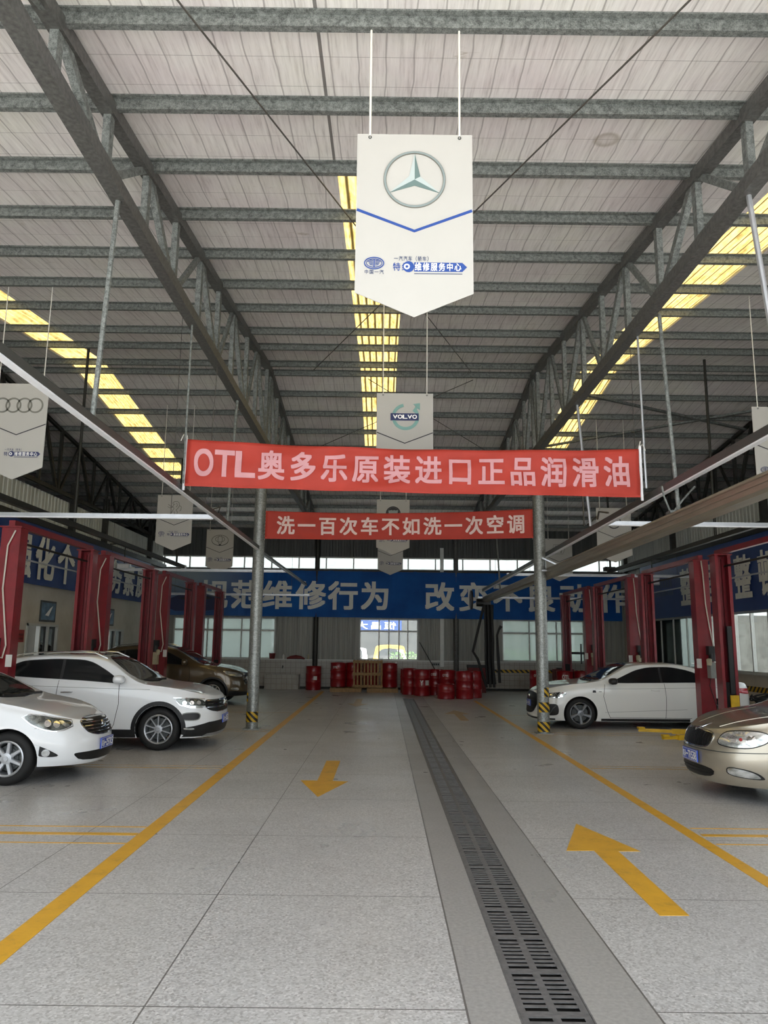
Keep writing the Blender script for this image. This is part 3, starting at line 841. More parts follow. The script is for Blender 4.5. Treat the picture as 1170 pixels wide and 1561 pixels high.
def lower_mark(t, H, blue=True):
    ink = 'logo_blue' if blue else 'logo_navy'; gry = 'ink_grey' if blue else 'logo_navy'
    z0 = -1.075
    e = MB(); ell_ring(e, -.30, z0, .072, .046, .007, -.010, -.004, 30); ell_ring(e, -.30, z0, .058, .033, .004, -.010, -.004, 24)
    for s in (-1, 1):
        for k in range(4): e.prism([(-.30 + s * .008, z0 - .018 + .012 * k), (-.30 + s * (.045 - .006 * abs(k - 2)), z0 - .014 + .012 * k), (-.30 + s * (.045 - .006 * abs(k - 2)), z0 - .010 + .012 * k), (-.30 + s * .008, z0 - .014 + .012 * k)], -.010, -.004, 'y')
    e.box(-.304, -.296, -.010, -.004, z0 - .03, z0 + .03)
    e.build('winged_mark', ink, t)
    text_mb('中国一汽', -.375, -.225, -1.163, -1.127, -.006, .003, .01).build('mark_lettering', gry, t)
    text_mb('一汽汽车（轿车）', -.155, .13, -1.055, -1.015, -.006, .003, .01).build('title_lettering', gry, t)
    text_mb('特约', -.165, -.03, -1.135, -1.068, -.0055, .003, .016).build('title_lettering', ink, t)
    b = MB(); disc(b, -.042, -1.10, .042, .044, -.007, -.004); b.box(0, .36, -.006, -.004, -1.138, -1.065); b.prism([(.36, -1.138), (.395, -1.10), (.36, -1.065)], -.006, -.004, 'y'); ringm = MB()
    b.build('title_bar', ink, t)
    l = text_mb('维修服务中心', .0, .355, -1.135, -1.068, -.0095, .003, .014); ring(l, -.055, -1.10, .012, .022, -.0095, -.006, 16); l.build('title_lettering', 'white_ink', t)
    MB().box(.0, .36, -.0055, -.004, -1.158, -1.152).build('fine_line', gry, t)
def board(x, y, ztop, H, emb, label, cord_top=None, blue=False, yaw=0., src=None):
    t = thing('hanging_sign', label, 'sign', (x, y, ztop), 'hanging car make boards', R(yaw), local=True)
    h2 = BW / 2; tip = .19; side = H - tip
    MB().prism([(-h2, 0), (h2, 0), (h2, -side), (0, -H), (-h2, -side)], -.004, .004, 'y').build('panel', 'white_board', t)
    b = MB()
    b.strip2([(-h2 + .006, -side * .487), (0, -side * .485 - .175), (h2 - .006, -side * .487)], .022 if blue else .016, -.0065, -.004)
    b.build('chevron_line', 'logo_blue' if blue else 'logo_dark', t)
    if emb: emb(t, -.385 * H / 1.5 + (.04 if emb in (emb_rings4,) else 0))
    if src is None: lower_mark(t, H, blue)
    else:
        for ch in src.children:
            if ch.name.split('.')[0] in ('winged_mark', 'mark_lettering', 'title_lettering', 'title_bar', 'fine_line'):
                c = ch.copy(); COL.objects.link(c); c.parent = t; c.location = (0, 0, 1.5 - H)
    ct = (cord_top or roof_z(y) + .075) - ztop
    for s in (-1, 1):
        u = s * .345
        MB().tube([(u, .002, -.025), (u + s * .003, .0, ct)], .009 if y < 9 else .008, 6).build('cord', 'rope', t)
        e = MB(); ring(e, u, -.028, .006, .014, -.007, .007, 12); e.build('eyelet', 'steel_frame', t)
    return t
s1 = board(.205, 5.25, 5.675, 1.5, emb_star, 'large white pennant board with three-pointed star emblem, nearest of the hanging signs', blue=True)
s2 = board(.31, 11.4, 5.68, 1.5, emb_ringarrow, 'white pennant board with ring-and-arrow emblem behind the big star board')
board(.247, 20.0, 5.61, 1.49, emb_shields, 'white pennant board partly hidden by the lower red banner, dark round emblem', src=s2)
board(.24, 26.4, 5.62, 1.47, None, 'white pennant board whose tip hangs before the blue rear banner, behind the lower red banner', src=s2)
board(-5.645, 11.2, 5.70, 1.52, emb_rings4, 'white pennant board with four linked rings at the left edge', src=s2)
board(-5.2, 18.5, 5.38, 1.39, emb_lion, 'white pennant board with standing lion emblem over the left lifts', src=s2)
board(-5.35, 24.5, 5.41, 1.40, emb_oval3, 'white pennant board with overlapping ovals emblem left of the left column', src=s2)
board(6.25, 11.5, 5.56, 1.45, None, 'white pennant board cut off by the right edge above the light rail', src=s2)
board(5.86, 19.0, 5.27, 1.40, emb_round, 'white pennant board with round emblem crossed by the two right-hand rails', src=s2)
board(5.84, 25.0, 5.30, 1.42, emb_h, 'white pennant board with grey letter emblem just right of the right column', src=s2)

# ------------------------------------------------------------------ red cloth banners
def cloth_banner(name, label, x0, x1, zt0, zt1, zb0, zb1, sagt, sagb, y, body, tx0, tx1, tz, lm, seed, lead=None):
    rnd = random.Random(seed)
    ph = [(rnd.uniform(.5, 5), rnd.uniform(-4, 4), rnd.uniform(0, 6.28), rnd.uniform(.003, .011)) for _ in range(9)]
    def surf(u, v):
        x = x0 + (x1 - x0) * u
        zt = zt0 + (zt1 - zt0) * u - sagt * 4 * u * (1 - u); zb = zb0 + (zb1 - zb0) * u - sagb * 4 * u * (1 - u)
        z = zb + (zt - zb) * v
        e = min(1, 6 * u, 6 * (1 - u))
        d = sum(a * math.sin(kx * 6.28 * u * 1.3 + kz * 3 * v + p) for kx, kz, p, a in ph) * (.4 + .6 * e)
        return x, y + d, z
    t = thing(name, label, 'banner', ((x0 + x1) / 2, y, zb0), 'red cloth banners across the aisle')
    nu, nv = 90, 14; mb = MB()
    mb.add([surf(i / nu, j / nv) for j in range(nv + 1) for i in range(nu + 1)], [(j * (nu + 1) + i, j * (nu + 1) + i + 1, (j + 1) * (nu + 1) + i + 1, (j + 1) * (nu + 1) + i) for j in range(nv) for i in range(nu)])
    c = mb.build('cloth', 'red_cloth', t, smooth=60)
    m = c.modifiers.new('s', 'SOLIDIFY'); m.thickness = .004; m.offset = 0
    hem = MB(); hem.add([(*surf(i / nu, v)[:1], surf(i / nu, v)[1] - .004, surf(i / nu, v)[2]) for v in (.0, .05) for i in range(nu + 1)], [(i, i + 1, nu + 2 + i, nu + 1 + i) for i in range(nu)])
    hem.build('hem', 'red_cloth', t)
    zr = tz
    def warp(X, Y, Z):
        u = (X - x0) / (x1 - x0); q = surf(u, Z)
        return q[0], q[1] - .014, q[2]
    mbs = []
    for (b_, a0, a1, z0, z1) in body:
        mbs.append(text_mb(b_, a0, a1, z0, z1, 0, .003, .027, sub=2, warp=warp))
    mm = MB()
    for q in mbs: mm.add(q.v, q.f)
    mm.build('lettering', lm, t)
    return t, surf
bx0, bx1 = -2.615, 3.36
def bu(px): return bx0 + (bx1 - bx0) * (px - 285) / (973 - 285)
b1, sf1 = cloth_banner('banner', 'long red cloth banner with pink lettering starting OTL, upper and nearer one', bx0, bx1, 4.435, 4.37, 3.80, 3.72, .07, .015, 9.7,
    [('OTL', bu(296), bu(391), .24, .80), ('奥多乐原装进口正品润滑油', bu(391), bu(962), .19, .85)], 0, 0, 0, 'cloth_letter', 3)
for u, nm in ((0, 'a'), (1, 'b')):
    p = sf1(u, .5); MB().tube([(p[0] + (.02 if u else -.02), p[1], p[2] - .37), (p[0] + (.02 if u else -.02), p[1], p[2] + .37)], .018, 8).build('end_stick', 'white_metal', b1)
k = MB()
for u in (0, 1):
    p = sf1(u, 1); s = -1 if not u else 1
    k.tube([p, (p[0] + s * .05, p[1] - .02, p[2] + .06), (p[0] + s * .08, p[1] - .03, p[2] - .03)], .006, 5); k.tube([p, (p[0] + s * .02, p[1] - .03, p[2] + .10)], .006, 5)
k.build('tie_string', 'rope', b1)
cx0, cx1 = -2.54, 3.20
def cu(px): return cx0 + (cx1 - cx0) * (px - 409) / (816 - 409)
b2, sf2 = cloth_banner('banner', 'shorter red cloth banner with pale lettering stretched between the two columns', cx0, cx1, 4.575, 4.68, 3.97, 4.05, .07, .03, 16.0,
    [('洗一百次车不如洗一次空调', cu(424), cu(806), .16, .84)], 0, 0, 0, 'cloth_letter_pale', 11)
k = MB()
for i in range(9):
    v = i / 8
    for u, x in ((0, -2.585), (1, 3.222)):
        p = sf2(u, v); k.tube([p, (x - (.0 if u else .0), p[1] + .22, p[2])], .006, 5)
k.build('tie_string', 'rope', b2)

# ------------------------------------------------------------------ blue printed banners
def tarp(name, label, mb_panel, m, letters, lm, loc, holes=None):
    t = thing(name, label, 'banner', loc, 'blue slogan banners on the walls')
    mb_panel.build('sheet', m, t)
    letters.build('lettering', lm, t)
    return t
L = MB()
def addmb(a, b): a.add(b.v, b.f); return a
YBn = YB - .30
def bp(px, z0, z1, ch, w=53): # column pixel -> metres along the rear banner
    k = 30.0 / 1150 * .997
    x = (px - 583) * k + (.055 if px < 585 else .02)
    return text_mb(ch, x - w * k / 2, x + w * k / 2, z0, z1, YBn - .012, .004, .032, sub=0)
for ch, px in (('规', 322), ('范', 371), ('维', 420), ('修', 471), ('行', 520), ('为', 569), ('改', 668), ('变', 720), ('不', 772), ('良', 822), ('动', 873), ('作', 934)):
    addmb(L, bp(px, 3.07, 4.21, ch))
pn = MB(); nx = 60
def tz(u, v): return 2.80 + (4.64 - 2.80) * v - .05 * u
pn.add([(-8.75 + 18.2 * i / nx, YBn + .012 * math.sin(i * 1.7 + j), tz(i / nx, j / 5)) for j in range(6) for i in range(nx + 1)], [(j * (nx + 1) + i, j * (nx + 1) + i + 1, (j + 1) * (nx + 1) + i + 1, (j + 1) * (nx + 1) + i) for j in range(5) for i in range(nx)])
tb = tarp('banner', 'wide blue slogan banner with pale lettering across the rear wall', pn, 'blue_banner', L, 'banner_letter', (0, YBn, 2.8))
cp = MB(); cp.prism([(-8.6, 3.12), (-8.5, 3.42), (-8.0, 3.62), (-7.2, 3.66), (-6.5, 3.50), (-6.3, 3.30), (-6.4, 3.05), (-7.0, 2.98), (-8.2, 2.96)], YBn - .016, YBn - .013, 'y')
cq = cp.build('printed_car', 'logo_navy', tb)
MB().prism([(-8.15, 3.45), (-7.2, 3.60), (-6.7, 3.46), (-7.6, 3.38)], YBn - .02, YBn - .016, 'y').build('printed_windscreen', 'logo_dark', cq)
sm_ = MB(); sm_.tube([(-8.75, YBn, 4.63), (9.45, YBn, 4.58)], .012, 6); sm_.build('top_rope', 'wire', tb)
lt_ = text_mb('强化个人业务素质', 17.33, 27.72, 3.28, 4.38, -.02, .004, .04)
rot_side(lt_, XL + .22, 1)
pn = MB().box(XL + .20, XL + .206, 16.2, 28.2, 3.14, 4.62)
t_ = tarp('banner', 'blue slogan banner with pale lettering on the left wall above the office door', pn, 'navy_banner', lt_, 'banner_letter', (XL + .2, 22, 3.14))
rt = MB()
for ch, y in (('整', 23.35), ('理', 21.9), ('整', 19.65), ('顿', 18.35), ('清', 16.9), ('洁', 15.6)):
    q = text_mb(ch, -y - .55, -y + .55, 3.02, 4.18, -.02, .004, .04); rot_side(q, XR - .22, -1); addmb(rt, q)
pn = MB().box(XR - .206, XR - .20, 12.2, 27.6, 2.72, 4.62)
t_ = tarp('banner', 'blue slogan banner with pale lettering on the right wall above the windows', pn, 'navy_banner', rt, 'banner_letter', (XR - .2, 19, 2.72))
pr = MB()
for k in range(9): pr.box(XR - .212, XR - .207, 24.6 + .22 * k, 24.74 + .22 * k, 3.72, 3.95 + .06 * (k % 2))
for k in range(14): pr.box(XR - .212, XR - .207, 24.5 + .15 * k, 24.6 + .15 * k, 3.45, 3.6)
pr.build('printed_rows', 'ink_grey', t_)

# ------------------------------------------------------------------ overhead rails and their hanger rods
def rail(label, a, b, w, h, m, under=None, cat='rail', group='slim overhead rails', extra=None):
    t = thing('overhead_rail', label, cat, a, group)
    a, b = Vector(a), Vector(b); d = (b - a).normalized()
    MB().bar(a, b, w, h).build('channel', m, t)
    if under: MB().bar(a - Vector((0, 0, h / 2 + .008)), b - Vector((0, 0, h / 2 + .008)), w * .9, .016).build('underside_strip', under, t)
    if extra: extra(t)
    return t
def rods(t, lst, m='galvanised_steel', r=.026):
    for a, b in lst: MB().tube([a, b], r, 8).build('hanger_rod', m, t)
rl = rail('long pale light rail running along the left side to the left column', (-2.70, 2.2, 3.79), (-2.70, 16.1, 3.79), .07, .075, 'steel_frame', 'white_metal')
rods(rl, [((-2.62, 6.72, 6.05), (-2.70, 6.72, 3.82)), ((-2.62, 12.85, 6.05), (-2.70, 12.85, 3.82))])
rods(rl, [((-2.62, 9.62, 6.05), (-2.62, 9.62, 3.82))], r=.014)
cb_ = MB(); cb_.tube([(-2.62, 11.2, 6.05), (-2.64, 11.15, 5.0), (-2.60, 11.1, 4.2), (-2.66, 11.1, 3.85)], .006, 5); cb_.tube([(-2.70, 11.7, 3.84), (-2.62, 11.9, 3.92), (-2.70, 12.1, 3.84), (-2.74, 12.4, 3.9), (-2.7, 12.6, 3.84)], .01, 6); cb_.build('cable', 'wire', rl)
rail('pale light rail continuing behind the left column towards the rear', (-2.66, 16.5, 3.72), (-2.60, 25.5, 3.72), .06, .06, 'steel_frame', 'aluminium')
rr = rail('long pale light rail along the right side, upper of the two right rails', (3.56, 2.2, 3.80), (3.50, 26.5, 3.66), .07, .09, 'steel_frame', 'white_metal')
rods(rr, [((3.36, 6.42, 6.0), (3.54, 6.42, 3.84)), ((3.36, 12.7, 6.0), (3.52, 12.7, 3.8))], 'aluminium')
rods(rr, [((3.42, 9.70, 6.0), (3.44, 9.70, 3.84))], 'aluminium', .016)
cb_ = MB(); cb_.tube([(3.5, 13.2, 5.2), (3.54, 13.2, 4.3), (3.52, 13.1, 3.86)], .014, 6); cb_.tube([(3.53, 12.9, 3.86), (3.6, 12.6, 3.95), (3.53, 12.3, 3.86), (3.47, 12.0, 3.93), (3.53, 11.7, 3.86)], .016, 6); cb_.build('cable', 'wire', rr)
MB().bar((3.36, 15.95, 3.62), (3.8, 15.95, 3.42), .03, .03).bar((3.36, 15.95, 3.35), (3.85, 15.95, 3.35), .03, .03).build('bracket', 'aluminium', rr)
for yy, z, xl, xr in ((12.15, 3.80, -8.6, 8.6), (21.9, 3.83, -8.6, 9.3), (28.75, 3.56, -8.6, 9.3)):
    w = {12.15: 'nearest, just above the red lifts', 21.9: 'middle one over the lifts', 28.75: 'farthest, before the rear banner'}[yy]
    for s_, x0_, x1_ in (('left', xl, -2.78), ('right', 3.62, xr)):
        yy2 = yy + (.2 if s_ == 'right' else 0)
        q = rail('white light rail running sideways over the %s bays, ' % s_ + w, (x0_, yy2, z), (x1_, yy2, z), .07, .06, 'aluminium', 'white_metal')
        for f_ in (.12, .88):
            xx = x0_ + (x1_ - x0_) * f_
            MB().tube([(xx, yy2, z), (xx, yy2, roof_z(yy2) + .075)], .005, 5).build('hanger_wire', 'wire', q)
q = rail('thin pale rail running along the left wall in front of the blue banner', (-8.3, 10, 3.61), (-8.3, 28.7, 3.61), .035, .035, 'aluminium')
for y_ in (11, 15.5, 28.6): MB().bar((-8.3, y_, 3.61), (XL, y_, 3.61), .02, .02).build('bracket', 'aluminium', q)
q = rail('thin pale rail running along the right wall in front of the blue banner', (8.9, 10, 3.53), (8.9, 28, 3.53), .035, .035, 'aluminium')
for y_ in (11, 27.9): MB().bar((8.9, y_, 3.53), (XR, y_, 3.53), .02, .02).build('bracket', 'aluminium', q)
g1 = rail('dark steel runway beam above the left lifts', (-6.1, 6, 4.02), (-6.1, 23.0, 4.02), .10, .10, 'dark_steel', None, 'beam', 'dark runway beams above the lifts')
rods(g1, [((-6.1, y, 4.05), (-6.1, y, roof_z(y))) for y in (8, 14.7, 22.2)], 'dark_steel', .03)
MB().bar((-6.1, 22.95, 4.02), (-6.1, 23.12, 4.02), .12, .12).build('end_cap', 'white_metal', g1)
g2 = rail('dark steel runway beam above the right lifts', (6.75, 6, 3.98), (6.75, 22.6, 3.98), .09, .09, 'dark_steel', None, 'beam', 'dark runway beams above the lifts')
rods(g2, [((6.75, y, 4.0), (6.75, y, roof_z(y))) for y in (9, 15.2, 22.4)], 'dark_steel', .03)
MB().cbox((6.75, 22.5, 4.05), (.3, .25, .12)).build('trolley', 'dark_steel', g2)

# exhaust extraction rail with its hose crab
ex = thing('extraction_rail', 'heavy bronze-grey extraction rail along the right side ending in black hoses', 'rail', (3.56, 2.2, 3.3))
sec = [(-.11, -.07), (-.08, -.10), (.08, -.10), (.11, -.07), (.11, .06), (.07, .10), (-.07, .10), (-.11, .06)]
mb = MB()
za = lambda y: 3.30 + .04 * (y - 8) / 18
n = len(sec); ya, yb = 2.2, 26.3
mb.add([(3.57 + p, yy, za(yy) + q) for yy in (ya, yb) for p, q in sec], [(i, (i + 1) % n, n + (i + 1) % n, n + i) for i in range(n)] + [tuple(range(n))[::-1], tuple(range(n, 2 * n))])
mb.build('channel', 'bronze_aluminium', ex)
mb = MB()
for sx in (-1, 1):
    mb.bar((3.57 + sx * .113, ya, za(ya) + .0), (3.57 + sx * .113, yb, za(yb) + .0), .012, .03); mb.bar((3.57 + sx * .113, ya, za(ya) + .05), (3.57 + sx * .113, yb, za(yb) + .05), .012, .012)
mb.build('side_ribs', 'bronze_aluminium', ex)
rods(ex, [((3.50, 9.1, 6.0), (3.63, 9.15, 3.42)), ((3.50, 17.5, 6.0), (3.64, 17.5, 3.4)), ((3.50, 23.5, 6.0), (3.64, 23.5, 3.4))], r=.026)
mb = MB(); mb.cbox((3.58, 9.15, 3.425), (.16, .12, .03)); mb.tube([(3.5, 9.1, 3.44), (3.42, 9.05, 3.6), (3.38, 9.0, 3.72)], .012, 6); mb.tube([(3.56, 9.1, 3.44), (3.66, 9.05, 3.58), (3.74, 8.9, 3.7)], .012, 6); mb.build('clamp', 'galvanised_steel', ex)
mb = MB(); mb.cbox((3.57, 26.45, 3.25), (.34, .3, .22)); mb.lathe([(0, 0), (.13, 0), (.13, .25), (0, .25)], 16, 'x', (3.25, 26.4, 3.22)); mb.lathe([(.05, 0), (.33, 0), (.33, .06), (.05, .06)], 20, 'x', (3.02, 26.2, 3.30)); mb.build('hose_trolley', 'black_plastic', ex)
rdm = random.Random(5)
for k in range(8):
    x = 3.50 + .042 * k; yy = 26.35 + .07 * (k % 3 - 1); zb_ = .35 + .1 * (k % 3)
    bow = -.40 if k == 0 else rdm.uniform(-.05, .05)
    pts = [(x, yy, 3.15), (x + bow * .35, yy, 2.6), (x + bow, yy, 1.9 if k else 1.55), (x + bow * .6, yy, 1.3), (x + .06, yy + .02, zb_)]
    MB().tube(pts, .046, 8).build('hose', 'hose_black', ex)
MB().tube([(4.02, 26.4, .5), (3.98, 26.4, 1.4), (3.95, 26.4, 2.1), (4.02, 26.4, 2.3), (4.10, 26.4, 2.42)], [.05, .055, .04, .04, .06], 8).build('hose_nozzle', 'hose_black', ex)

# flood lamps
for x, y, z, lb in ((-8.4, 24.4, 4.12, 'white floodlight on the left wall rail above the lifts'), (9.1, 25.5, 3.95, 'white floodlight on the right wall rail above the lifts')):
    t = thing('flood_lamp', lb, 'lamp', (x, y, z), 'wall floodlights')
    MB().cbox((x, y, z), (.42, .16, .24)).build('housing', 'aluminium', t)
    MB().cbox((x, y - .085, z), (.36, .012, .18)).build('lens', 'white_metal', t)
    MB().bar((x, y + .02, z + .1), (x, y + .02, z + .78), .03, .03).bar((x, y + .02, z + .76), ((XL if x < 0 else XR), y + .02, z + .76), .03, .03).build('bracket', 'dark_steel', t)

# ------------------------------------------------------------------ two-post lifts
PW, PD, PH = .31, .26, 3.6
def lift(X, y0, y1, s, label, unit=True, guard=False, arms=False):
    """s: direction of the outer wall (-1 left, +1 right); near post opens away from the camera, far post towards it"""
    t = thing('two_post_lift', label, 'car lift', (X, y0, 0), 'red two-post car lifts')
    def channel(y, o):
        # C section, open towards o (+1 = +Y)
        h = PW / 2; th = .02
        a = [(-h, 0), (h, 0), (h, PD), (h - .06, PD), (h - .06, PD - th), (h - th, PD - th), (h - th, th), (-h + th, th), (-h + th, PD - th), (-h + .06, PD - th), (-h + .06, PD), (-h, PD)]
        if o < 0: a = [(p, PD - q) for p, q in a]
        return MB().prism([(X + p, y + q) for p, q in a], .02, PH)
    for y, o in ((y0, 1), (y1, -1)):
        p = channel(y, o).build('post', 'red_paint', t)
        yin = y + (.14 if o > 0 else .12)
        r_ = MB()
        for dx in (-.07, .0, .07): r_.cbox((X + dx, y + (.05 if o > 0 else PD - .05), PH / 2), (.025, .06, PH - .1))
        r_.build('inner_ribs', 'red_paint', p)
        MB().cbox((X, y + PD / 2, .012), (.5, .5, .024)).build('base_plate', 'red_paint', t)
        MB().cbox((X, y + PD / 2, PH + .012), (.36, .32, .024)).build('top_plate', 'red_paint', t)
        c = MB().cbox((X, yin, .62), (.17, .14, 1.0)).build('carriage', 'rubber', p)
        if guard and o < 0:
            MB().box(X - .03, X + .13, y - .035, y - .005, .12, .88).build('yellow_guard', 'yellow_paint', p)
            MB().box(X + .0, X + .11, y + .01, y + .06, .9, 2.2).build('dark_slide', 'black_plastic', p)
    b = MB(); b.bar((X, y0, PH + .07), (X, y1 + PD, PH + .07), .10, .10); b.build('overhead_beam', 'red_paint', t)
    b = MB(); b.tube([(X + .03, y0 + .2, PH - .22), (X + .03, y1, PH - .22)], .022, 8); b.tube([(X + .03, y0 + PD, PH - .22), (X + .03, y0 + PD, PH + .03)], .015, 6); b.build('cut_off_bar', 'black_plastic', t)
    b = MB(); b.cbox((X, y0 + .4, PH - .05), (.09, .1, .14)); b.build('pulley', 'steel_frame', t)
    if unit:
        ux = X + s * .085
        u = MB(); u.cbox((ux, y0 - .07, 1.72), (.17, .14, .18)); u.lathe([(0, 0), (.075, 0), (.075, .16), (0, .16)], 14, c=(ux, y0 - .10, 1.50)); u.build('power_unit', 'black_plastic', t)
        MB().box(ux - .085, ux + .085, y0 - .18, y0 - .005, 1.16, 1.48).build('oil_tank', 'grey_plastic' if s > 0 and y0 < 17 else 'plastic_tank', t)
        MB().lathe([(0, 0), (.05, 0), (.055, .12), (.03, .14), (0, .14)], 12, c=(ux - s * .09, y0 - .14, 1.42)).build('filler_bottle', 'plastic_tank', t)
        hx = X + s * .02
        if s > 0: pts = [(hx - .02, y0 - .02, PH), (hx - .0, y0 - .03, 3.3), (hx + .02, y0 - .02, 2.7), (hx + .07, y0 - .03, 2.2), (hx + .13, y0 - .03, 1.8)]
        else: pts = [(hx + .10, y0 - .02, PH - .05), (hx + .0, y0 - .03, 3.3), (hx - .02, y0 - .02, 2.6), (hx + .06, y0 - .03, 2.1), (hx + .12, y0 - .03, 1.7), (hx + .08, y0 - .03, 1.5), (hx - .06, y0 - .06, 1.52)]
        MB().tube(pts, .013, 7).build('hose', 'white_hose', t)
        MB().tube([(ux, y0 - .03, 1.3), (ux - s * .06, y0 - .03, 1.0), (ux + s * .05, y0 - .03, .6), (ux + s * .07, y0 - .02, .3)], .008, 6).build('cable', 'black_plastic', t)
        MB().box(X - s * .155 - .001 - .05, X - s * .155 + .05, y0 - .004, y0 - .0005, 1.36, 1.55).build('data_sticker', 'label_white', t)
    if arms:
        a = MB(); a.bar((X - .05, y1 - .05, .13), (X - 1.25, y1 - .42, .13), .10, .09); a.bar((X - 1.2, y1 - .40, .13), (X - 1.55, y1 - .5, .13), .07, .06); a.cbox((X - 1.5, y1 - .49, .17), (.12, .12, .04)); a.build('lift_arm', 'yellow_paint', t)
        a = MB(); a.bar((X - .05, y1 + .30, .14), (X - 1.0, y1 + .52, .14), .10, .09); a.bar((X - .95, y1 + .51, .14), (X - 1.6, y1 + .70, .14), .07, .06); a.cbox((X - 1.55, y1 + .69, .18), (.12, .12, .04)); a.build('lift_arm', 'yellow_paint', t)
        a = MB(); a.tube([(X - .5, y1 + .41, .18), (X - .45, y1 + .41, .34), (X - .05, y1 + .33, .38)], .016, 6); a.build('arm_guard', 'yellow_paint', t)
    return t
lift(-6.1, 12.25, 15.4, -1, 'red two-post lift around the white crossover, nearest on the left')
lift(-6.1, 16.35, 19.65, -1, 'red two-post lift standing empty between the white crossover and the bronze SUV')
lift(-6.1, 21.0, 23.95, -1, 'red two-post lift around the bronze SUV')
lift(-6.1, 25.25, 28.2, -1, 'red two-post lift farthest on the left by the rear wall', False)
lift(6.75, 11.6, 14.95, 1, 'red two-post lift nearest on the right with yellow guard and arms', True, True, True)
lift(6.75, 16.0, 19.3, 1, 'red two-post lift around the white saloon with grey oil tank')
lift(6.75, 20.4, 23.8, 1, 'red two-post lift just behind the white saloon')
lift(6.75, 24.8, 28.0, 1, 'red two-post lift farthest on the right by the rear windows')

# ------------------------------------------------------------------ rear goods
DR, DH = .29, .89
def drum(name='oil_drum', h=DH, r=DR):
    t = thing(name, None, None, (0, 0, 0), None, 0, True)
    pr = [(0, .02), (r - .02, .02), (r - .01, 0), (r, .012), (r, .03)]
    for f in ((.34, .67) if h > .6 else (.5,)):
        z = h * f; pr += [(r, z - .035), (r + .012, z - .015), (r + .012, z + .015), (r, z + .035)]
    pr += [(r, h - .03), (r + .006, h - .012), (r - .006, h), (r - .02, h - .02), (0, h - .02)]
    MB().lathe(pr, 32).build('body', 'drum_red', t, smooth=35)
    b = MB(); b.lathe([(0, h - .02), (.035, h - .02), (.035, h - .002), (0, h - .002)], 12, c=(r * .65, 0, 0)); b.lathe([(0, h - .02), (.022, h - .02), (.022, h - .005), (0, h - .005)], 10, c=(-r * .65, 0, 0)); b.build('bung', 'steel_frame', t)
    return t
def drum_text(t, body, z0, z1, a0, a1, m='label_white', r=DR):
    q = text_mb(body, 0, 1, z0, z1, 0, .003, .03, sub=1)
    def w(p):
        a = R(a0 + (a1 - a0) * p[0]); e = r + .004 - p[1]; return (math.sin(a) * e, -math.cos(a) * e, p[2])
    q.v = [w(p) for p in q.v]; return q.build('lettering', m, t)
def patch_lab(t, z0, z1, a0, a1, r=DR):
    return MB().lathe([(r + .002, z0), (r + .004, z0), (r + .004, z1), (r + .002, z1)], 4, a0=R(a0 - 90), a1=R(a1 - 90)).build('paper_label', 'label_white', t)
d0 = drum()
spots = [
 (-2.64, 29.7, 'red oil drum standing alone left of the pallets before the rear column', 'p'),
 (-1.66, 29.15, 'red oil drum on the left pallet, lettered near its top', 'l'),
 (-1.09, 29.35, 'red oil drum on the left pallet half behind the upright pallet', ''),
 (-.45, 29.3, 'red oil drum directly behind the upright wooden pallet', ''),
 (.28, 29.15, 'red oil drum on the right pallet beside the upright pallet', ''),
 (.97, 28.5, 'red oil drum deep in the gap right of the pallets', ''),
 (1.0, 27.75, 'red oil drum in the row right of the pallets, left of the lettered one', ''),
 (1.40, 27.2, 'red oil drum with pale mark and white paper label facing the aisle', 'y'),
 (1.92, 27.6, 'red oil drum right of the one with the white paper label', 'l'),
 (2.28, 26.95, 'red oil drum behind the short drum', 'l'),
 (2.76, 25.87, 'red oil drum just right of the short drum', ''),
 (3.12, 26.42, 'red oil drum at the right end of the row by the black hoses', ''),
 (5.57, 27.6, 'red oil drum partly behind the right column', 'l'),
 (6.48, 27.35, 'red oil drum with white lettering behind the white saloon bonnet', 'o'),
 (7.12, 27.4, 'red oil drum behind the white saloon, in front of the far right lift', ''),
]
for i, (x, y, lb, k) in enumerate(spots):
    o = d0 if i == 0 else copy_tree(d0)
    z = .165 if i in (1, 2, 3, 4) else 0
    setp(o, lb, 'red oil drums', (x, y, z)); o['category'] = 'drum'
    if i: o.rotation_euler.z = 0
for x, y, lb, k in spots:
    o = [q for q in bpy.data.objects if q.type == 'EMPTY' and q.get('label') == lb][0]
    if k == 'p': patch_lab(o, .38, .52, 5, 32)
    if k == 'y':
        patch_lab(o, .36, .53, 22, 52); drum_text(o, 'Y', .36, .53, -16, 8)
    if k == 'l': drum_text(o, 'OTL', .68, .76, -40, 0)
    if k == 'o': drum_text(o, 'OTL', .62, .76, -32, 22)
sd = drum('oil_drum', .47); setp(sd, 'short half-height red drum in front of the row', 'red oil drums', (2.13, 25.8, 0)); sd['category'] = 'drum'

def pallet(label, loc, tilt=None):
    t = thing('pallet', label, 'pallet', loc, 'wooden pallets', 0, True)
    W, D_ = 1.16, 1.0
    for z, y0 in ((0, 0), (.13, 0)):
        b = MB()
        n = 9 if z else 3
        for i in range(n):
            if z: x = -W / 2 + .05 + (W - .10) * i / (n - 1); b.cbox((x, 0, z + .01), (.07, D_, .02))
            else: yy = (-1 + i) * (D_ / 2 - .05); b.cbox((0, yy, .01), (W, .09, .02))
        b.build('deck_boards' if z else 'bottom_boards', 'wood', t)
    b = MB()
    for i in range(3):
        b.cbox((0, (-1 + i) * (D_ / 2 - .045), .075), (W, .07, .11))
    b.build('stringer', 'wood', t)
    if tilt is not None: t.rotation_euler = tilt
    return t
pallet('flat wooden pallet on the floor under the left red drums', (-1.35, 29.05, 0))
pallet('flat wooden pallet on the floor right of the other, under one red drum', (.02, 29.0, 0))
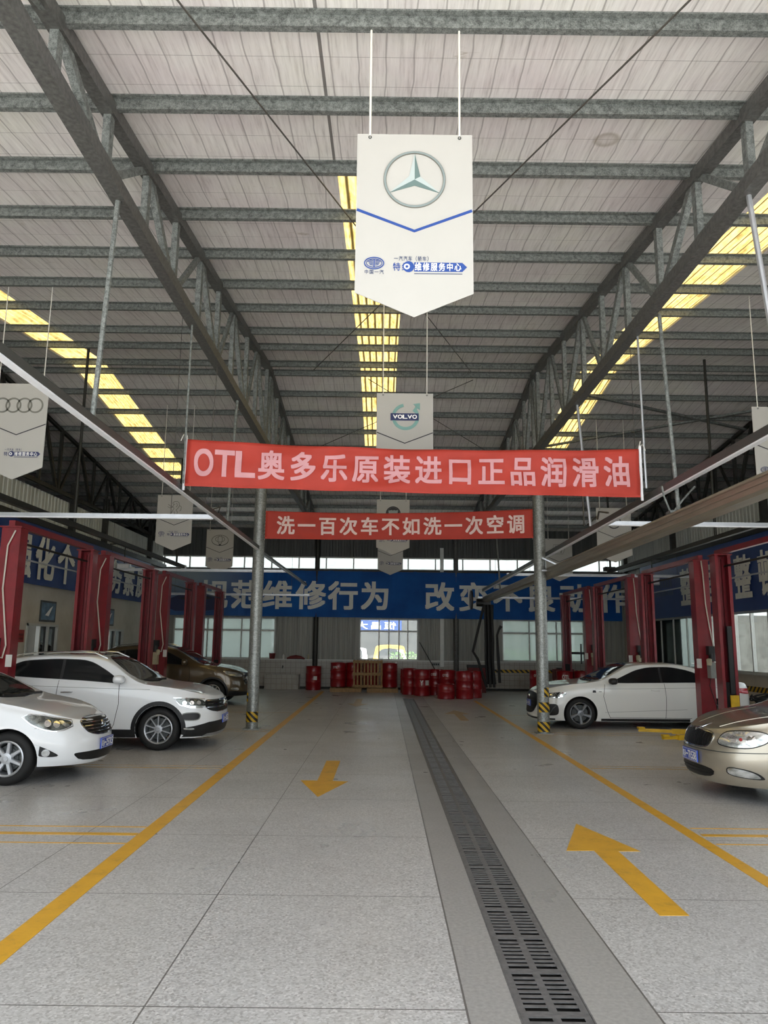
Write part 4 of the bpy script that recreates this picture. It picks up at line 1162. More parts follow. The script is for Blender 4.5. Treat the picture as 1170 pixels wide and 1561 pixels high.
pallet('wooden pallet stood on edge leaning against the red drums', (-.53, 28.42, .66), (R(-82), 0, 0)).scale = (.95, 1, 1)

# tiled trough, bucket, bottles
t = thing('wash_trough', 'low tiled wash trough against the rear wall behind the left column', 'trough', (-3.87, 30.05, 0))
b = MB(); b.box(-4.52, -3.22, 29.72, 30.28, 0, .1); b.box(-4.52, -3.22, 29.72, 29.80, .1, .56); b.box(-4.52, -4.44, 29.80, 30.28, .1, .56); b.box(-3.30, -3.22, 29.80, 30.28, .1, .56); b.build('basin', 'wall_tile', t)
b = MB(); b.tube([(-3.9, 30.28, .85), (-3.9, 30.15, .88), (-3.9, 30.12, .78)], .018, 8); b.build('tap', 'steel_frame', t)
t = tag(MB().lathe([(0, 0), (.10, 0), (.13, .22), (.12, .22), (.095, .01), (0, .01)], 18, c=(-4.35, YB - .01, 1.136)).build('bucket', 'dirty_red', smooth=40), 'dark red bucket on the sill beside the left column', 'bucket')
for x, h_, m, lb in ((-3.9, .19, 'label_white', 'pale bottle on the rear sill right of the red bucket'), (-2.92, .2, 'plastic_tank', 'pale bottle on the rear sill left of the rear column')):
    tag(MB().lathe([(0, 0), (.04, 0), (.04, h_ * .7), (.018, h_ * .85), (.018, h_), (0, h_)], 14, c=(x, YB - .05, 1.136)).build('bottle', m, smooth=40), lb, 'bottle')
b = MB(); b.tube([(-3.75, YB - .12, 1.16), (-3.6, YB - .13, 1.2), (-3.4, YB - .12, 1.22), (-3.2, YB - .13, 1.2), (-3.05, YB - .12, 1.15)], [.03, .06, .08, .06, .03], 10); tag(b.build('rag', 'dirty_red', smooth=60), 'crumpled dark red rag on the sill above the trough', 'rag')
# tool box and tyre machine by the hoses
t = thing('tool_cabinet', 'dark red and black tool cabinet beside the hanging hoses', 'cabinet', (3.55, 29.3, 0))
MB().box(3.25, 3.9, 29.0, 29.5, 0, .92).build('body', 'dirty_red', t); MB().box(3.23, 3.92, 28.98, 29.52, .92, 1.02).build('top', 'black_plastic', t)
b = MB()
for z in (.15, .4, .65): b.box(3.29, 3.86, 28.985, 29.0, z, z + .2)
b.build('drawer', 'dirty_red', t)
t = thing('tyre_changer', 'black tyre changing machine with upright arm behind the white saloon', 'machine', (6.9, 29.4, 0))
MB().cbox((6.9, 29.4, .45), (.7, .6, .9)).build('body', 'dirty_red', t)
MB().lathe([(0, 0), (.28, 0), (.28, .05), (0, .05)], 20, c=(6.9, 29.3, .9)).build('turntable', 'steel_frame', t)
MB().bar((7.1, 29.6, .9), (7.1, 29.6, 1.55), .1, .1).bar((7.1, 29.6, 1.5), (7.75, 29.3, 1.5), .07, .09).bar((7.6, 29.35, 1.1), (7.6, 29.35, 1.85), .05, .05).build('arm', 'black_plastic', t)
t = thing('air_pipe', 'thin dark rod leaning from the window sill to the red drums', 'rod', (1.5, 30, .9))
MB().tube([(1.46, 30.22, 1.85), (1.95, 30.0, .98), (2.5, 29.75, .01)], .018, 6).build('rod', 'black_plastic', t)
for x, lb in ((-1.7, 'small grey socket panel on the tiled rear wall left of the middle window'), (2.1, 'small grey socket panel on the tiled rear wall right of the middle window')):
    p = thing('socket_panel', lb, 'socket', (x, YB - .07, .9), 'rear wall socket panels')
    MB().box(x - .16, x + .16, YB - .09, YB - .061, .93, 1.07).build('plate', 'grey_plastic', p)
    b = MB()
    for k in range(4): b.box(x - .13 + .07 * k, x - .08 + .07 * k, YB - .096, YB - .09, .96, 1.03)
    b.build('sockets', 'black_plastic', p)
# left wall picture, sign
for y, lb in ((20.2, 'framed blue-grey picture above the near office door on the left wall'), (24.7, 'framed dark picture farther along the left wall')):
    t = thing('framed_picture', lb, 'picture', (XL + .01, y, 2.23), 'pictures on the left wall')
    MB().box(XL + .002, XL + .03, y - .46, y + .46, 2.25, 2.80).build('frame', 'steel_frame', t); q = MB().box(XL + .03, XL + .034, y - .41, y + .41, 2.30, 2.75).build('print', 'picture_print', t)
    MB().add([(XL + .036, y - .2, 2.42), (XL + .036, y + .02, 2.40), (XL + .036, y + .25, 2.68), (XL + .036, y + .1, 2.62)], [(0, 1, 2, 3)]).build('printed_swirl', 'white_ink', q)
t = thing('door_sign', 'small red plaque left of the near office door', 'sign', (XL, 18.8, 1.75))
MB().box(XL + .001, XL + .012, 18.56, 18.98, 1.72, 2.02).build('plate', 'sign_red', t)
b = MB()
for z in (1.78, 1.88): b.box(XL + .012, XL + .014, 18.6, 18.94, z, z + .05)
b.build('text_lines', 'dirty_red', t)
t = thing('hose_tangle', 'tangle of black tubing on a low frame behind the boot of the right white saloon', 'hoses', (8.75, 17.6, 0))
b = MB(); b.cbox((8.75, 17.6, .2), (.7, .5, .4)); b.cbox((8.75, 17.6, .45), (.5, .4, .12)); b.build('frame', 'black_plastic', t)
rq = random.Random(4)
for k in range(7):
    a0 = rq.uniform(0, 6.28); pts = []
    for i in range(13):
        a_ = a0 + i * .5; pts.append((8.75 + (.22 + .05 * k * .5) * math.cos(a_), 17.55 + .12 * math.sin(a_) + .02 * k, .50 + .03 * k + .08 * math.sin(a_ * 1.3 + k)))
    MB().tube(pts, .02, 7).build('tube', 'hose_black', t)
# ------------------------------------------------------------------ cars
def pchip(pts):
    xs = [p[0] for p in pts]; ys = [p[1] for p in pts]; n = len(xs)
    h = [xs[i + 1] - xs[i] for i in range(n - 1)]; d = [(ys[i + 1] - ys[i]) / h[i] for i in range(n - 1)]
    m = [d[0]] + [0 if d[i - 1] * d[i] <= 0 else 2 / (1 / d[i - 1] + 1 / d[i]) for i in range(1, n - 1)] + [d[-1]]
    def f(x):
        if x <= xs[0]: return ys[0]
        if x >= xs[-1]: return ys[-1]
        i = max(k for k in range(n - 1) if xs[k] <= x); t = (x - xs[i]) / h[i]
        return ys[i] * (1 + 2 * t) * (1 - t) ** 2 + h[i] * m[i] * t * (1 - t) ** 2 + ys[i + 1] * t * t * (3 - 2 * t) + h[i] * m[i + 1] * t * t * (t - 1)
    return f
def car_body(sp):
    L, W2 = sp['L'], sp['W'] / 2
    top, belt, bot = pchip(sp['top']), pchip(sp['belt']), pchip(sp['bot'])
    fx, rx = pchip(sp['fascia']), pchip(sp['tail'])
    af, nf, ar, nr = sp.get('af', .8), sp.get('nf', 2.5), sp.get('ar', .55), sp.get('nr', 3.0)
    st = []
    N = 22
    for i in range(N + 1):
        th = PI / 2 * (1 - i / N); th = max(0, min(PI / 2 - .012, th))
        st.append((af - af * math.sin(th) ** (2 / nf), math.cos(th) ** (2 / nf), 'f'))
    M_ = 64; s = af
    for i in range(1, M_): st.append((af + (L - af - ar) * i / M_, 1.0, 'm'))
    for i in range(N + 1):
        th = PI / 2 * i / N; th = min(PI / 2 - .012, th)
        st.append((L - ar + ar * math.sin(th) ** (2 / nr), math.cos(th) ** (2 / nr), 'r'))
    side = pchip([(0, .93), (.12, .965), (.45, 1.0), (.78, .992), (.92, .975), (1, .955)])
    rings = []
    nl, nu, nt = 14, 8, 10
    for s, wf, zone in st:
        w = W2 * wf; zb, zs, zt = bot(s), belt(s), top(s)
        zs = min(zs, zt - .012)
        ws = w * side(1); hgt = zt - zs
        ze = zs + hgt * .86
        k = sp.get('tumble', .40)
        we = max(ws - k * (ze - zs), ws * .35)
        half = []
        for i in range(nl + 1):
            f = i / nl; half.append((w * side(f), zb + (zs - zb) * f))
        for i in range(1, nu + 1):
            f = i / nu; half.append((ws + (we - ws) * (f + .10 * math.sin(PI * f)), zs + (ze - zs) * f))
        for i in range(1, nt):
            a = PI / 2 * i / nt; y = we * math.cos(a) ** .8
            half.append((y, ze + (zt - ze) * math.sin(a) ** .9))
        x0 = L / 2 - s
        t = 0
        if zone == 'f': t = max(0, (af - s) / af)
        if zone == 'r': t = max(0, (s - (L - ar)) / ar)
        t = t * t * (3 - 2 * t)
        def X(z): return x0 + (t * fx(z) if zone == 'f' else -t * rx(z) if zone == 'r' else 0)
        ring = [(X(zb), 0, zb)] + [(X(z), -y, z) for y, z in half] + [(X(zt), 0, zt)] + [(X(z), y, z) for y, z in reversed(half)]
        rings.append(ring)
    n = len(rings[0]); mb = MB()
    mb.v = [p for r in rings for p in r]
    for i in range(len(rings) - 1):
        for k in range(n): mb.f.append((i * n + k, i * n + (k + 1) % n, (i + 1) * n + (k + 1) % n, (i + 1) * n + k))
    m = (n - 2) // 2
    for b0 in (0, (len(rings) - 1) * n):
        mb.f += [(b0, b0 + 1, b0 + n - 1), (b0 + m, b0 + m + 1, b0 + m + 2)]
        mb.f += [(b0 + i, b0 + i + 1, b0 + n - i - 1, b0 + n - i) for i in range(1, m)]
    return mb
def soften(poly, it=2, q=.22):
    for _ in range(it):
        out = []
        for i in range(len(poly)):
            a, b = poly[i], poly[(i + 1) % len(poly)]
            out += [(a[0] + (b[0] - a[0]) * q, a[1] + (b[1] - a[1]) * q), (b[0] + (a[0] - b[0]) * q, b[1] + (a[1] - b[1]) * q)]
        poly = out
    return poly
SOFT = ('headlight', 'headlight_rim', 'fog_lamp', 'side_intake', 'intake_rim', 'fog_lamp_bezel', 'grille', 'grille_rim', 'bumper_intake', 'tail_lamp', 'windscreen', 'rear_window', 'sunroof')
class Car:
    def __init__(s, sp, name, label, loc, rz):
        s.sp = sp; s.t = thing(name, label, 'car', loc, sp.get('group'), rz, True)
        s.L, s.W = sp['L'], sp['W']
        o = car_body(sp).build('body', [sp['paint'], 'underbody'], s.t)
        cut = MB(); Ra = sp['arch']; s.wx = (s.L / 2 - sp['fo'], s.L / 2 - sp['fo'] - sp['wb']); zc = sp['wr']
        for x in s.wx:
            for sd in (-1, 1):
                a, b = sd * (s.W / 2 - .30), sd * (s.W / 2 + .3)
                prof = [(0, min(a, b)), (Ra, min(a, b)), (Ra, max(a, b)), (0, max(a, b))]
                cut.lathe(prof, 48, 'y', (x, 0, zc))
        c = cut.build('cutter', 'underbody', s.t)
        m = o.modifiers.new('b', 'BOOLEAN'); m.operation = 'DIFFERENCE'; m.solver = 'EXACT'; m.object = c
        bpy.context.view_layer.update()
        dg = bpy.context.evaluated_depsgraph_get()
        me = bpy.data.meshes.new_from_object(o.evaluated_get(dg))
        o.modifiers.clear(); o.data = me
        bpy.data.objects.remove(c)
        for p in me.polygons:
            q = p.center
            near = any(math.hypot(q.x - x, q.z - zc) <= Ra * 1.004 for x in s.wx)
            p.material_index = 1 if near or (q.z < sp['bot'][2][1] + .02 and abs(p.normal.z) > .8) else 0
            p.use_smooth = True
        while len(me.materials) < 2: me.materials.append(M['underbody'])
        while len(me.materials) > 2: me.materials.pop()
        me.materials[0] = M[sp['paint']]; me.materials[1] = M['underbody']
        me.set_sharp_from_angle(angle=R(38))
        s.body = o
        bm = bmesh.new(); bm.from_mesh(me); s.bvh = BVHTree.FromBMesh(bm); bm.free()
        s.S = lambda q: s.L / 2 - q
    def cast(s, mode, a, b, sd=1):
        if mode == 'side': o, d = Vector((s.L / 2 - a, 3 * sd, b)), Vector((0, -sd, 0))
        elif mode == 'top': o, d = Vector((s.L / 2 - a, b * sd, 4)), Vector((0, 0, -1))
        elif mode == 'front':
            al = R(a) * sd; u = Vector((math.cos(al), math.sin(al), 0)); o = Vector((s.L / 2 - .9, 0, b)) + u * 3; d = -u
        elif mode == 'rear':
            al = R(a) * sd; u = Vector((-math.cos(al), math.sin(al), 0)); o = Vector((-s.L / 2 + .9, 0, b)) + u * 3; d = -u
        h = s.bvh.ray_cast(o, d)
        if h[0] is None: return None, d
        return h[0], d
    def patch(s, name, mode, poly, m, off=.004, sides=(-1, 1), parent=None, step=.05, thick=.02, smooth=50, label=None, raw=False):
        """a panel that follows the bodywork inside an outline given in that view's coordinates"""
        made = []
        if name in SOFT and not raw: poly = soften(poly)
        k = 180 / PI / .9 if mode in ('front', 'rear') else 1
        P = [Vector((p[0] / k, p[1])) for p in poly]; pts = []
        n = len(P)
        for i in range(n):
            a, b = P[i], P[(i + 1) % n]; q = max(1, int((b - a).length / step + .5))
            pts += [a + (b - a) * j / q for j in range(q)]
        nb = len(pts); edges = [(i, (i + 1) % nb) for i in range(nb)]
        x0, x1 = min(p.x for p in pts), max(p.x for p in pts); y0, y1 = min(p.y for p in pts), max(p.y for p in pts)
        def inside(q):
            c = False
            for i in range(nb):
                a, b = pts[i], pts[(i + 1) % nb]
                if (a.y > q.y) != (b.y > q.y) and q.x < (b.x - a.x) * (q.y - a.y) / (b.y - a.y) + a.x: c = not c
            return c
        y = y0 + step / 2; extra = []
        while y < y1:
            x = x0 + step / 2
            while x < x1:
                q = Vector((x, y))
                if inside(q) and min((q - p).length for p in pts) > step * .4: extra.append(q)
                x += step
            y += step
        r = geometry.delaunay_2d_cdt(pts + extra, edges, [], 1, 1e-6)
        V2, F2 = r[0], r[2]
        for sd in sides:
            mb = MB(); vs = []; ok = []
            for p in V2:
                h, d = s.cast(mode, p.x * k, p.y, sd)
                ok.append(h is not None)
                vs.append((h, d))
            good = [i for i in range(len(vs)) if ok[i]]
            for i in range(len(vs)):
                if not ok[i]:
                    jn = min(good, key=lambda q: (V2[q] - V2[i]).length); vs[i] = vs[jn]
            tops = [h - d * off for h, d in vs]; lows = [h + d * thick for h, d in vs]
            mb.v = [tuple(p) for p in tops + lows]; nv = len(tops)
            cnt = {}
            for f in F2:
                for i in range(len(f)):
                    e = (f[i], f[(i + 1) % len(f)]); cnt[tuple(sorted(e))] = cnt.get(tuple(sorted(e)), 0) + 1
            for f in F2:
                mb.f.append(tuple(f))
                for i in range(len(f)):
                    a, b = f[i], f[(i + 1) % len(f)]
                    if cnt[tuple(sorted((a, b)))] == 1: mb.f.append((b, a, a + nv, b + nv))
            o = mb.build(name, m, parent or s.t, smooth=smooth)
            if label: o['label'] = label
            made.append(o)
        return made
    def line(s, name, mode, ln, w, m, off=.003, sides=(-1, 1), parent=None, label=None):
        if len(ln) > 3 and (Vector(ln[0]) - Vector(ln[-1])).length < 1e-6:
            if name in SOFT:
                ln = soften(ln[:-1]); ln = ln + [ln[0]]
            h = len(ln) // 2
            return s.line(name, mode, ln[:h + 1], w, m, off, sides, parent, label) + s.line(name, mode, ln[h:], w, m, off, sides, parent, label)
        k = 180 / PI / .9 if mode in ('front', 'rear') else 1
        L_, R_ = [], []; n = len(ln); Q = [Vector((p[0] / k, p[1])) for p in ln]
        for i, p in enumerate(Q):
            d = (Q[min(i + 1, n - 1)] - Q[max(i - 1, 0)]).normalized(); q = Vector((-d.y, d.x)) * w / 2
            L_.append(p + q); R_.append(p - q)
        poly = [(p.x * k, p.y) for p in L_ + R_[::-1]]
        return s.patch(name, mode, poly, m, off, sides, parent, .06, .01, label=label, raw=True)
    def wheels(s, spokes, rimr, rimmat='aluminium', sw=.05, style=0, width=.21):
        r = s.sp['wr']; y = -(s.W / 2 - .012)
        ty = MB(); w = width
        ty.lathe([(rimr - .005, .012), (rimr + .012, 0), (r - .05, -.004), (r - .018, .012), (r, .04), (r, w - .04), (r - .018, w - .01), (r - .05, w), (rimr, w - .01)], 44, 'y')
        tyre = ty.build('wheel', 'rubber', s.t, smooth=35, off=(0, 0, 0))
        rm = MB()
        rm.lathe([(rimr + .004, .004), (rimr - .008, -.003), (rimr - .022, .006), (rimr - .026, .05), (rimr - .05, .15), (rimr - .03, w - .02)], 44, 'y')
        hub = .068
        for k in range(spokes):
            a = 2 * PI * k / spokes + .2; tw = .12 if style == 1 else 0
            for d in ((-.09, .09) if style == 2 else (0,)):
                c, e = a + d * .5, a + d + tw
                p0 = Vector((math.cos(c), math.sin(c))) * hub * .8; p1 = Vector((math.cos(e), math.sin(e))) * (rimr - .012)
                t_ = (p1 - p0).normalized(); q = Vector((-t_.y, t_.x)); w0, w1 = (sw * .8, sw * 1.25) if style == 1 else (sw, sw * .85)
                v = []
                for (p, ww, dep) in ((p0, w0, .012), ((p0 + p1) / 2, (w0 + w1) / 2, .008), (p1, w1, .004)):
                    v += [(p.x - q.x * ww / 2, dep + .012, p.y - q.y * ww / 2), (p.x - q.x * ww * .3, dep, p.y - q.y * ww * .3), (p.x + q.x * ww * .3, dep, p.y + q.y * ww * .3), (p.x + q.x * ww / 2, dep + .012, p.y + q.y * ww / 2), (p.x + q.x * ww / 2, dep + .05, p.y + q.y * ww / 2), (p.x - q.x * ww / 2, dep + .05, p.y - q.y * ww / 2)]
                f = []
                for g in (0, 6): f += [(g + i, g + (i + 1) % 6, g + 6 + (i + 1) % 6, g + 6 + i) for i in range(6)]
                f += [tuple(range(6)), tuple(range(12, 18))]
                rm.add(v, f)
        rm.lathe([(0, -.002), (.028, -.002), (.03, .006), (hub, .010), (hub + .008, .06)], 24, 'y')
        rim = rm.build('rim', rimmat, tyre, smooth=40, off=(0, 0, 0))
        bk = MB(); bk.lathe([(0, .09), (rimr - .06, .09), (rimr - .055, .11), (0, .11)], 30, 'y'); bk.lathe([(.03, .075), (.125, .075), (.125, .09), (.03, .09)], 30, 'y')
        bk.build('brake_disc', 'steel_frame', tyre, off=(0, 0, 0))
        first = True
        for x in s.wx:
            for sd in (-1, 1):
                if first: o = tyre; first = False
                else: o = copy_tree(tyre, s.t)
                o.location = (x, sd * abs(y), r); o.rotation_euler = (0, .4 * x, 0 if sd < 0 else PI)
    def mirror(s, sq, z, m, r=(.15, .095, .07), out=.10, sides=(-1, 1)):
        for sd in sides:
            h, d = s.cast('side', sq, z - .06, sd)
            mb = MB(); n, k = 16, 10
            c = Vector((h.x + .0, h.y + sd * (out + .02), z))
            v = []
            for i in range(k + 1):
                ph = -PI / 2 + PI * i / k
                for j in range(n):
                    th = 2 * PI * j / n; ex = math.cos(ph) * math.cos(th); ey = math.cos(ph) * math.sin(th); ez = math.sin(ph)
                    pw = lambda q: math.copysign(abs(q) ** .75, q)
                    X_ = pw(ex) * r[0] * (1 if ex > 0 else .55)
                    v.append((c.x + X_ * .8, c.y + pw(ey) * r[1] * 1.15, c.z + pw(ez) * r[2]))
            mb.add(v, [(i * n + j, i * n + (j + 1) % n, (i + 1) * n + (j + 1) % n, (i + 1) * n + j) for i in range(k) for j in range(n)])
            q = mb.build('wing_mirror', m, s.t, smooth=60)
            st_ = MB().bar((h.x, h.y - sd * .02, z - .07), (c.x, c.y - sd * .01, z - .03), .05, .03); st_.build('mirror_arm', 'black_trim', q)
    def handle(s, sq, z, m, parent):
        for sd in (-1, 1):
            h, d = s.cast('side', sq, z, sd)
            a, b = Vector((h.x - .09, h.y + sd * .022, z)), Vector((h.x + .09, h.y + sd * .022, z + .004))
            mb = MB().tube([a - Vector((0, sd * .02, 0)), a, (a + b) / 2 + Vector((0, sd * .004, 0)), b, b - Vector((0, sd * .02, 0))], .011, 8)
            mb.build('door_handle', m, parent[0 if sd < 0 else 1] if parent else s.t, smooth=50)
    def plate(s, z, text, y=0., tilt=0, w=.44, h=.14):
        hit, d = s.cast('front', 0, z)
        x = hit.x + .012
        p = MB().box(x - .01, x + .004, -w / 2, w / 2, z - h / 2, z + h / 2).build('number_plate', 'plate_blue', s.t)
        e = MB()
        for a, b, c, d_ in ((-w / 2 + .008, w / 2 - .008, z + h / 2 - .012, z + h / 2 - .008), (-w / 2 + .008, w / 2 - .008, z - h / 2 + .008, z - h / 2 + .012), (-w / 2 + .006, -w / 2 + .01, z - h / 2 + .01, z + h / 2 - .01), (w / 2 - .01, w / 2 - .006, z - h / 2 + .01, z + h / 2 - .01)): e.box(x + .004, x + .006, a, b, c, d_)
        e.build('plate_border', 'white_ink', p)
        if text:
            q = text_mb(text, -w / 2 + .02, w / 2 - .02, z - h / 2 + .025, z + h / 2 - .025, 0, .003, .03)
            q.v = [(x + .0065 - a[1], a[0], a[2]) for a in q.v]
            q.build('lettering', 'white_ink', p)
    def chrome_disc(s, mode, a, b, r, m='chrome', name='emblem', sides=(1,), sx=1., off=.010):
        k = 180 / PI / .9 if mode in ('front', 'rear') else 1
        return s.patch(name, mode, [(a + k * sx * r * math.cos(2 * PI * i / 18), b + r * math.sin(2 * PI * i / 18)) for i in range(18)], m, off, sides, step=.04)
    def ring_patch(s, mode, a, b, r0, r1, m, name, off=.012, sides=(1,)):
        k = 180 / PI / .9 if mode in ('front', 'rear') else 1
        n = 20
        out = [(a + k * r1 * math.cos(2 * PI * i / n), b + r1 * math.sin(2 * PI * i / n)) for i in range(n + 1)]
        inn = [(a + k * r0 * math.cos(2 * PI * i / n), b + r0 * math.sin(2 * PI * i / n)) for i in range(n, -1, -1)]
        e = 1e-3
        inn = [(x, y + (e if i < 2 else 0)) for i, (x, y) in enumerate(inn)]
        return s.patch(name, mode, out[:-1] + [(out[-1][0], out[-1][1] - e)] + inn[:-1] + [(inn[-1][0], inn[-1][1] - e)], m, off, sides, step=.04)

def common(c, dlo, bp, ws, rw, doors, sill, glassm='dark_glass', trim='black_trim', pill=.05):
    """side glass, pillars, screens, doors"""
    # frame trim just outside the glass
    dlo = soften(dlo, 2, .18)
    cx = sum(p[0] for p in dlo) / len(dlo); cz = sum(p[1] for p in dlo) / len(dlo)
    c.patch('window_trim', 'side', [(cx + (x - cx) * 1.022, cz + (z - cz) * 1.07) for x, z in dlo], trim, .003)
    def clip(lo, hi):
        out = []
        n = len(dlo)
        for i in range(n):
            a, b = dlo[i], dlo[(i + 1) % n]
            ia, ib = lo <= a[0] <= hi, lo <= b[0] <= hi
            if ia: out.append(a)
            for L_ in (lo, hi):
                if (a[0] - L_) * (b[0] - L_) < 0:
                    t = (L_ - a[0]) / (b[0] - a[0]); out.append((L_, a[1] + (b[1] - a[1]) * t))
        # order crossings along travel direction
        if not out: return out
        mx = sum(p[0] for p in out) / len(out); mz = sum(p[1] for p in out) / len(out)
        return sorted(out, key=lambda p: math.atan2(p[1] - mz, p[0] - mx))
    edges = [0] + bp + [99]
    for i in range(len(edges) - 1):
        q = clip(edges[i] + (pill / 2 if i else 0), edges[i + 1] - pill / 2)
        if len(q) > 2: c.patch('side_window', 'side', q, glassm, .006)
    c.patch('windscreen', 'top', ws + [(x, -y) for x, y in reversed(ws)], 'windscreen_glass', .006, (1,), step=.07)
    c.patch('rear_window', 'top', rw + [(x, -y) for x, y in reversed(rw)], glassm, .006, (1,), step=.07)
    out = []
    for d in doors:
        out.append(c.line('door_gap', 'side', d, .008, 'underbody', .003))
    if sill: c.patch('sill_trim', 'side', sill, 'black_trim', .006)
    return out
def arch_poly(sx, wr, r0, r1, a0=-12, a1=192, n=26):
    o = [(sx + r1 * math.cos(R(a0 + (a1 - a0) * i / n)), wr + r1 * math.sin(R(a0 + (a1 - a0) * i / n))) for i in range(n + 1)]
    return o + [(sx + r0 * math.cos(R(a1 + (a0 - a1) * i / n)), wr + r0 * math.sin(R(a1 + (a0 - a1) * i / n))) for i in range(n + 1)]
def wipers(c, s0, y0, y1):
    for k, (a, b) in enumerate(((y0, y0 - .55), (y1, y1 - .5))):
        c.line('wiper', 'top', [(s0, a), (s0 + .02, (a + b) / 2), (s0 + .06, b)], .022, 'black_plastic', .03, (1,))

# ---- white crossover in the near left lift
sp = dict(L=4.30, W=1.82, wb=2.59, fo=.92, wr=.345, arch=.385, paint='paint_white', tumble=.36, af=.75, nf=2.6, ar=.6, nr=3.2,
    top=[(0, .86), (.10, .90), (.35, .965), (.8, 1.03), (1.18, 1.075), (1.30, 1.11), (1.95, 1.50), (2.25, 1.555), (2.8, 1.56), (3.35, 1.52), (3.78, 1.44), (3.98, 1.20), (4.12, 1.02), (4.24, .9)],
    belt=[(0, .80), (.3, .86), (.7, .95), (1.2, 1.03), (1.6, 1.06), (2.6, 1.09), (3.4, 1.15), (3.8, 1.15), (4.05, 1.02), (4.24, .82)],
    bot=[(0, .20), (.5, .20), (1.2, .20), (3.2, .20), (3.8, .24), (4.24, .30)],
    fascia=[(.18, -.10), (.28, -.03), (.42, 0), (.60, -.005), (.75, -.03), (.84, -.08), (.92, -.16)], tail=[(.2, -.12), (.4, -.02), (.7, 0), (1.0, -.05), (1.2, -.1), (1.5, -.2)])
c = Car(sp, 'crossover_car', 'white crossover car with silver roof rails and black wheel arches in the near left lift', (-4.94, 13.86, 0), 0)
common(c, [(1.57, 1.085), (1.85, 1.27), (2.12, 1.41), (2.3, 1.455), (2.75, 1.465), (3.25, 1.435), (3.42, 1.38), (3.62, 1.20), (3.0, 1.165), (2.2, 1.13)], [2.62], [(1.20, 0), (1.26, .45), (1.42, .70), (1.84, .60), (2.0, .35), (2.02, 0)], [(3.86, 0), (3.86, .52), (3.98, .58), (4.04, .4), (4.04, 0)],
    [[(1.62, 1.06), (1.60, .75), (1.66, .42), (1.72, .30)], [(2.64, 1.12), (2.66, .8), (2.66, .40), (2.62, .30)], [(3.46, 1.16), (3.50, .9), (3.40, .72)], [(1.62, .32), (2.2, .32), (2.7, .32)]],
    [(1.30, .205), (3.12, .205), (3.12, .335), (1.30, .335)])
c.line('shoulder_crease', 'side', [(1.1, .985), (2.0, 1.0), (3.2, 1.03), (4.0, 1.04)], .007, 'grey_plastic', .001)
for sx in (.92, 3.51): c.patch('arch_trim', 'side', arch_poly(sx, .345, .388, .455), 'black_trim', .014)
c.patch('lower_bumper', 'front', [(-70, .22), (70, .22), (70, .36), (55, .40), (40, .45), (20, .46), (-20, .46), (-40, .45), (-55, .40), (-70, .36)], 'black_trim', .008, (1,))
c.patch('skid_strip', 'front', [(-46, .215), (46, .215), (40, .26), (-40, .26)], 'aluminium', .016, (1,))
c.patch('headlight', 'front', [(45, .70), (60, .705), (70, .75), (76, .85), (62, .845), (45, .82)], 'lamp_dark', .010)
c.line('headlight_rim', 'front', [(44, .69), (60, .695), (70.5, .742), (77, .857), (62, .853), (44, .828)], .012, 'chrome', .012)
for a in (52, 59, 66): c.chrome_disc('front', a, .775, .034, 'bright_chrome', 'headlight_lens', (-1, 1), off=.014)
c.line('daytime_strip', 'front', [(46, .715), (60, .72), (68, .75)], .014, 'bright_chrome', .014)
c.patch('grille', 'front', [(-45, .67), (-30, .60), (30, .60), (45, .67), (45, .82), (30, .81), (-30, .81), (-45, .82)], 'black_plastic', .008, (1,))
for z, a in ((.80, 42), (.745, 44), (.69, 43), (.612, 29)): c.line('grille_bar', 'front', [(-a, z), (0, z - .004), (a, z)], .014, 'chrome', .012, (1,))
c.ring_patch('front', 0, .72, .052, .066, 'bright_chrome', 'emblem', .020)
c.line('emblem_letter', 'front', [(-2.6, .755), (-1, .70), (0, .725), (1, .70), (2.6, .755)], .010, 'bright_chrome', .020, (1,))
c.patch('side_intake', 'front', [(52, .49), (66, .49), (69, .55), (67, .61), (53, .62), (50, .57)], 'black_plastic', .006)
c.line('intake_rim', 'front', [(52, .49), (66, .49), (69, .55), (67, .61), (53, .62), (50, .57), (52, .49)], .014, 'grey_plastic', .010)
c.patch('fog_lamp', 'front', [(55, .335), (65, .34), (66, .37), (56, .37)], 'lamp_lens', .015)
c.plate(.47, '皖A·JK52')
c.wheels(10, .235, 'aluminium', .030)
c.mirror(1.62, 1.15, 'paint_white')
c.handle(2.48, .93, 'chrome', None); c.handle(3.32, .97, 'chrome', None)
for sd in (-1, 1):
    pts = []
    for i in range(9):
        sq = 1.95 + 1.75 * i / 8; h, d = c.cast('top', sq, .56, sd)
        pts.append(h + Vector((0, 0, .045 if 0 < i < 8 else .0)))
    MB().tube(pts, .014, 8).build('roof_rail', 'bright_chrome', c.t, smooth=60)
c.patch('sunroof', 'top', [(2.1, 0), (2.1, .42), (2.75, .44), (2.75, 0), (2.75, -.44), (2.1, -.42)], 'dark_glass', .004, (1,))
MB().box(-2.02, -1.78, -.50, .50, 1.44, 1.47).build('roof_spoiler', 'paint_white', c.t)
c.patch('tail_lamp', 'rear', [(36, .88), (62, .9), (66, 1.0), (36, 1.0)], 'tail_red', .008)
wipers(c, 1.24, .55, .05)

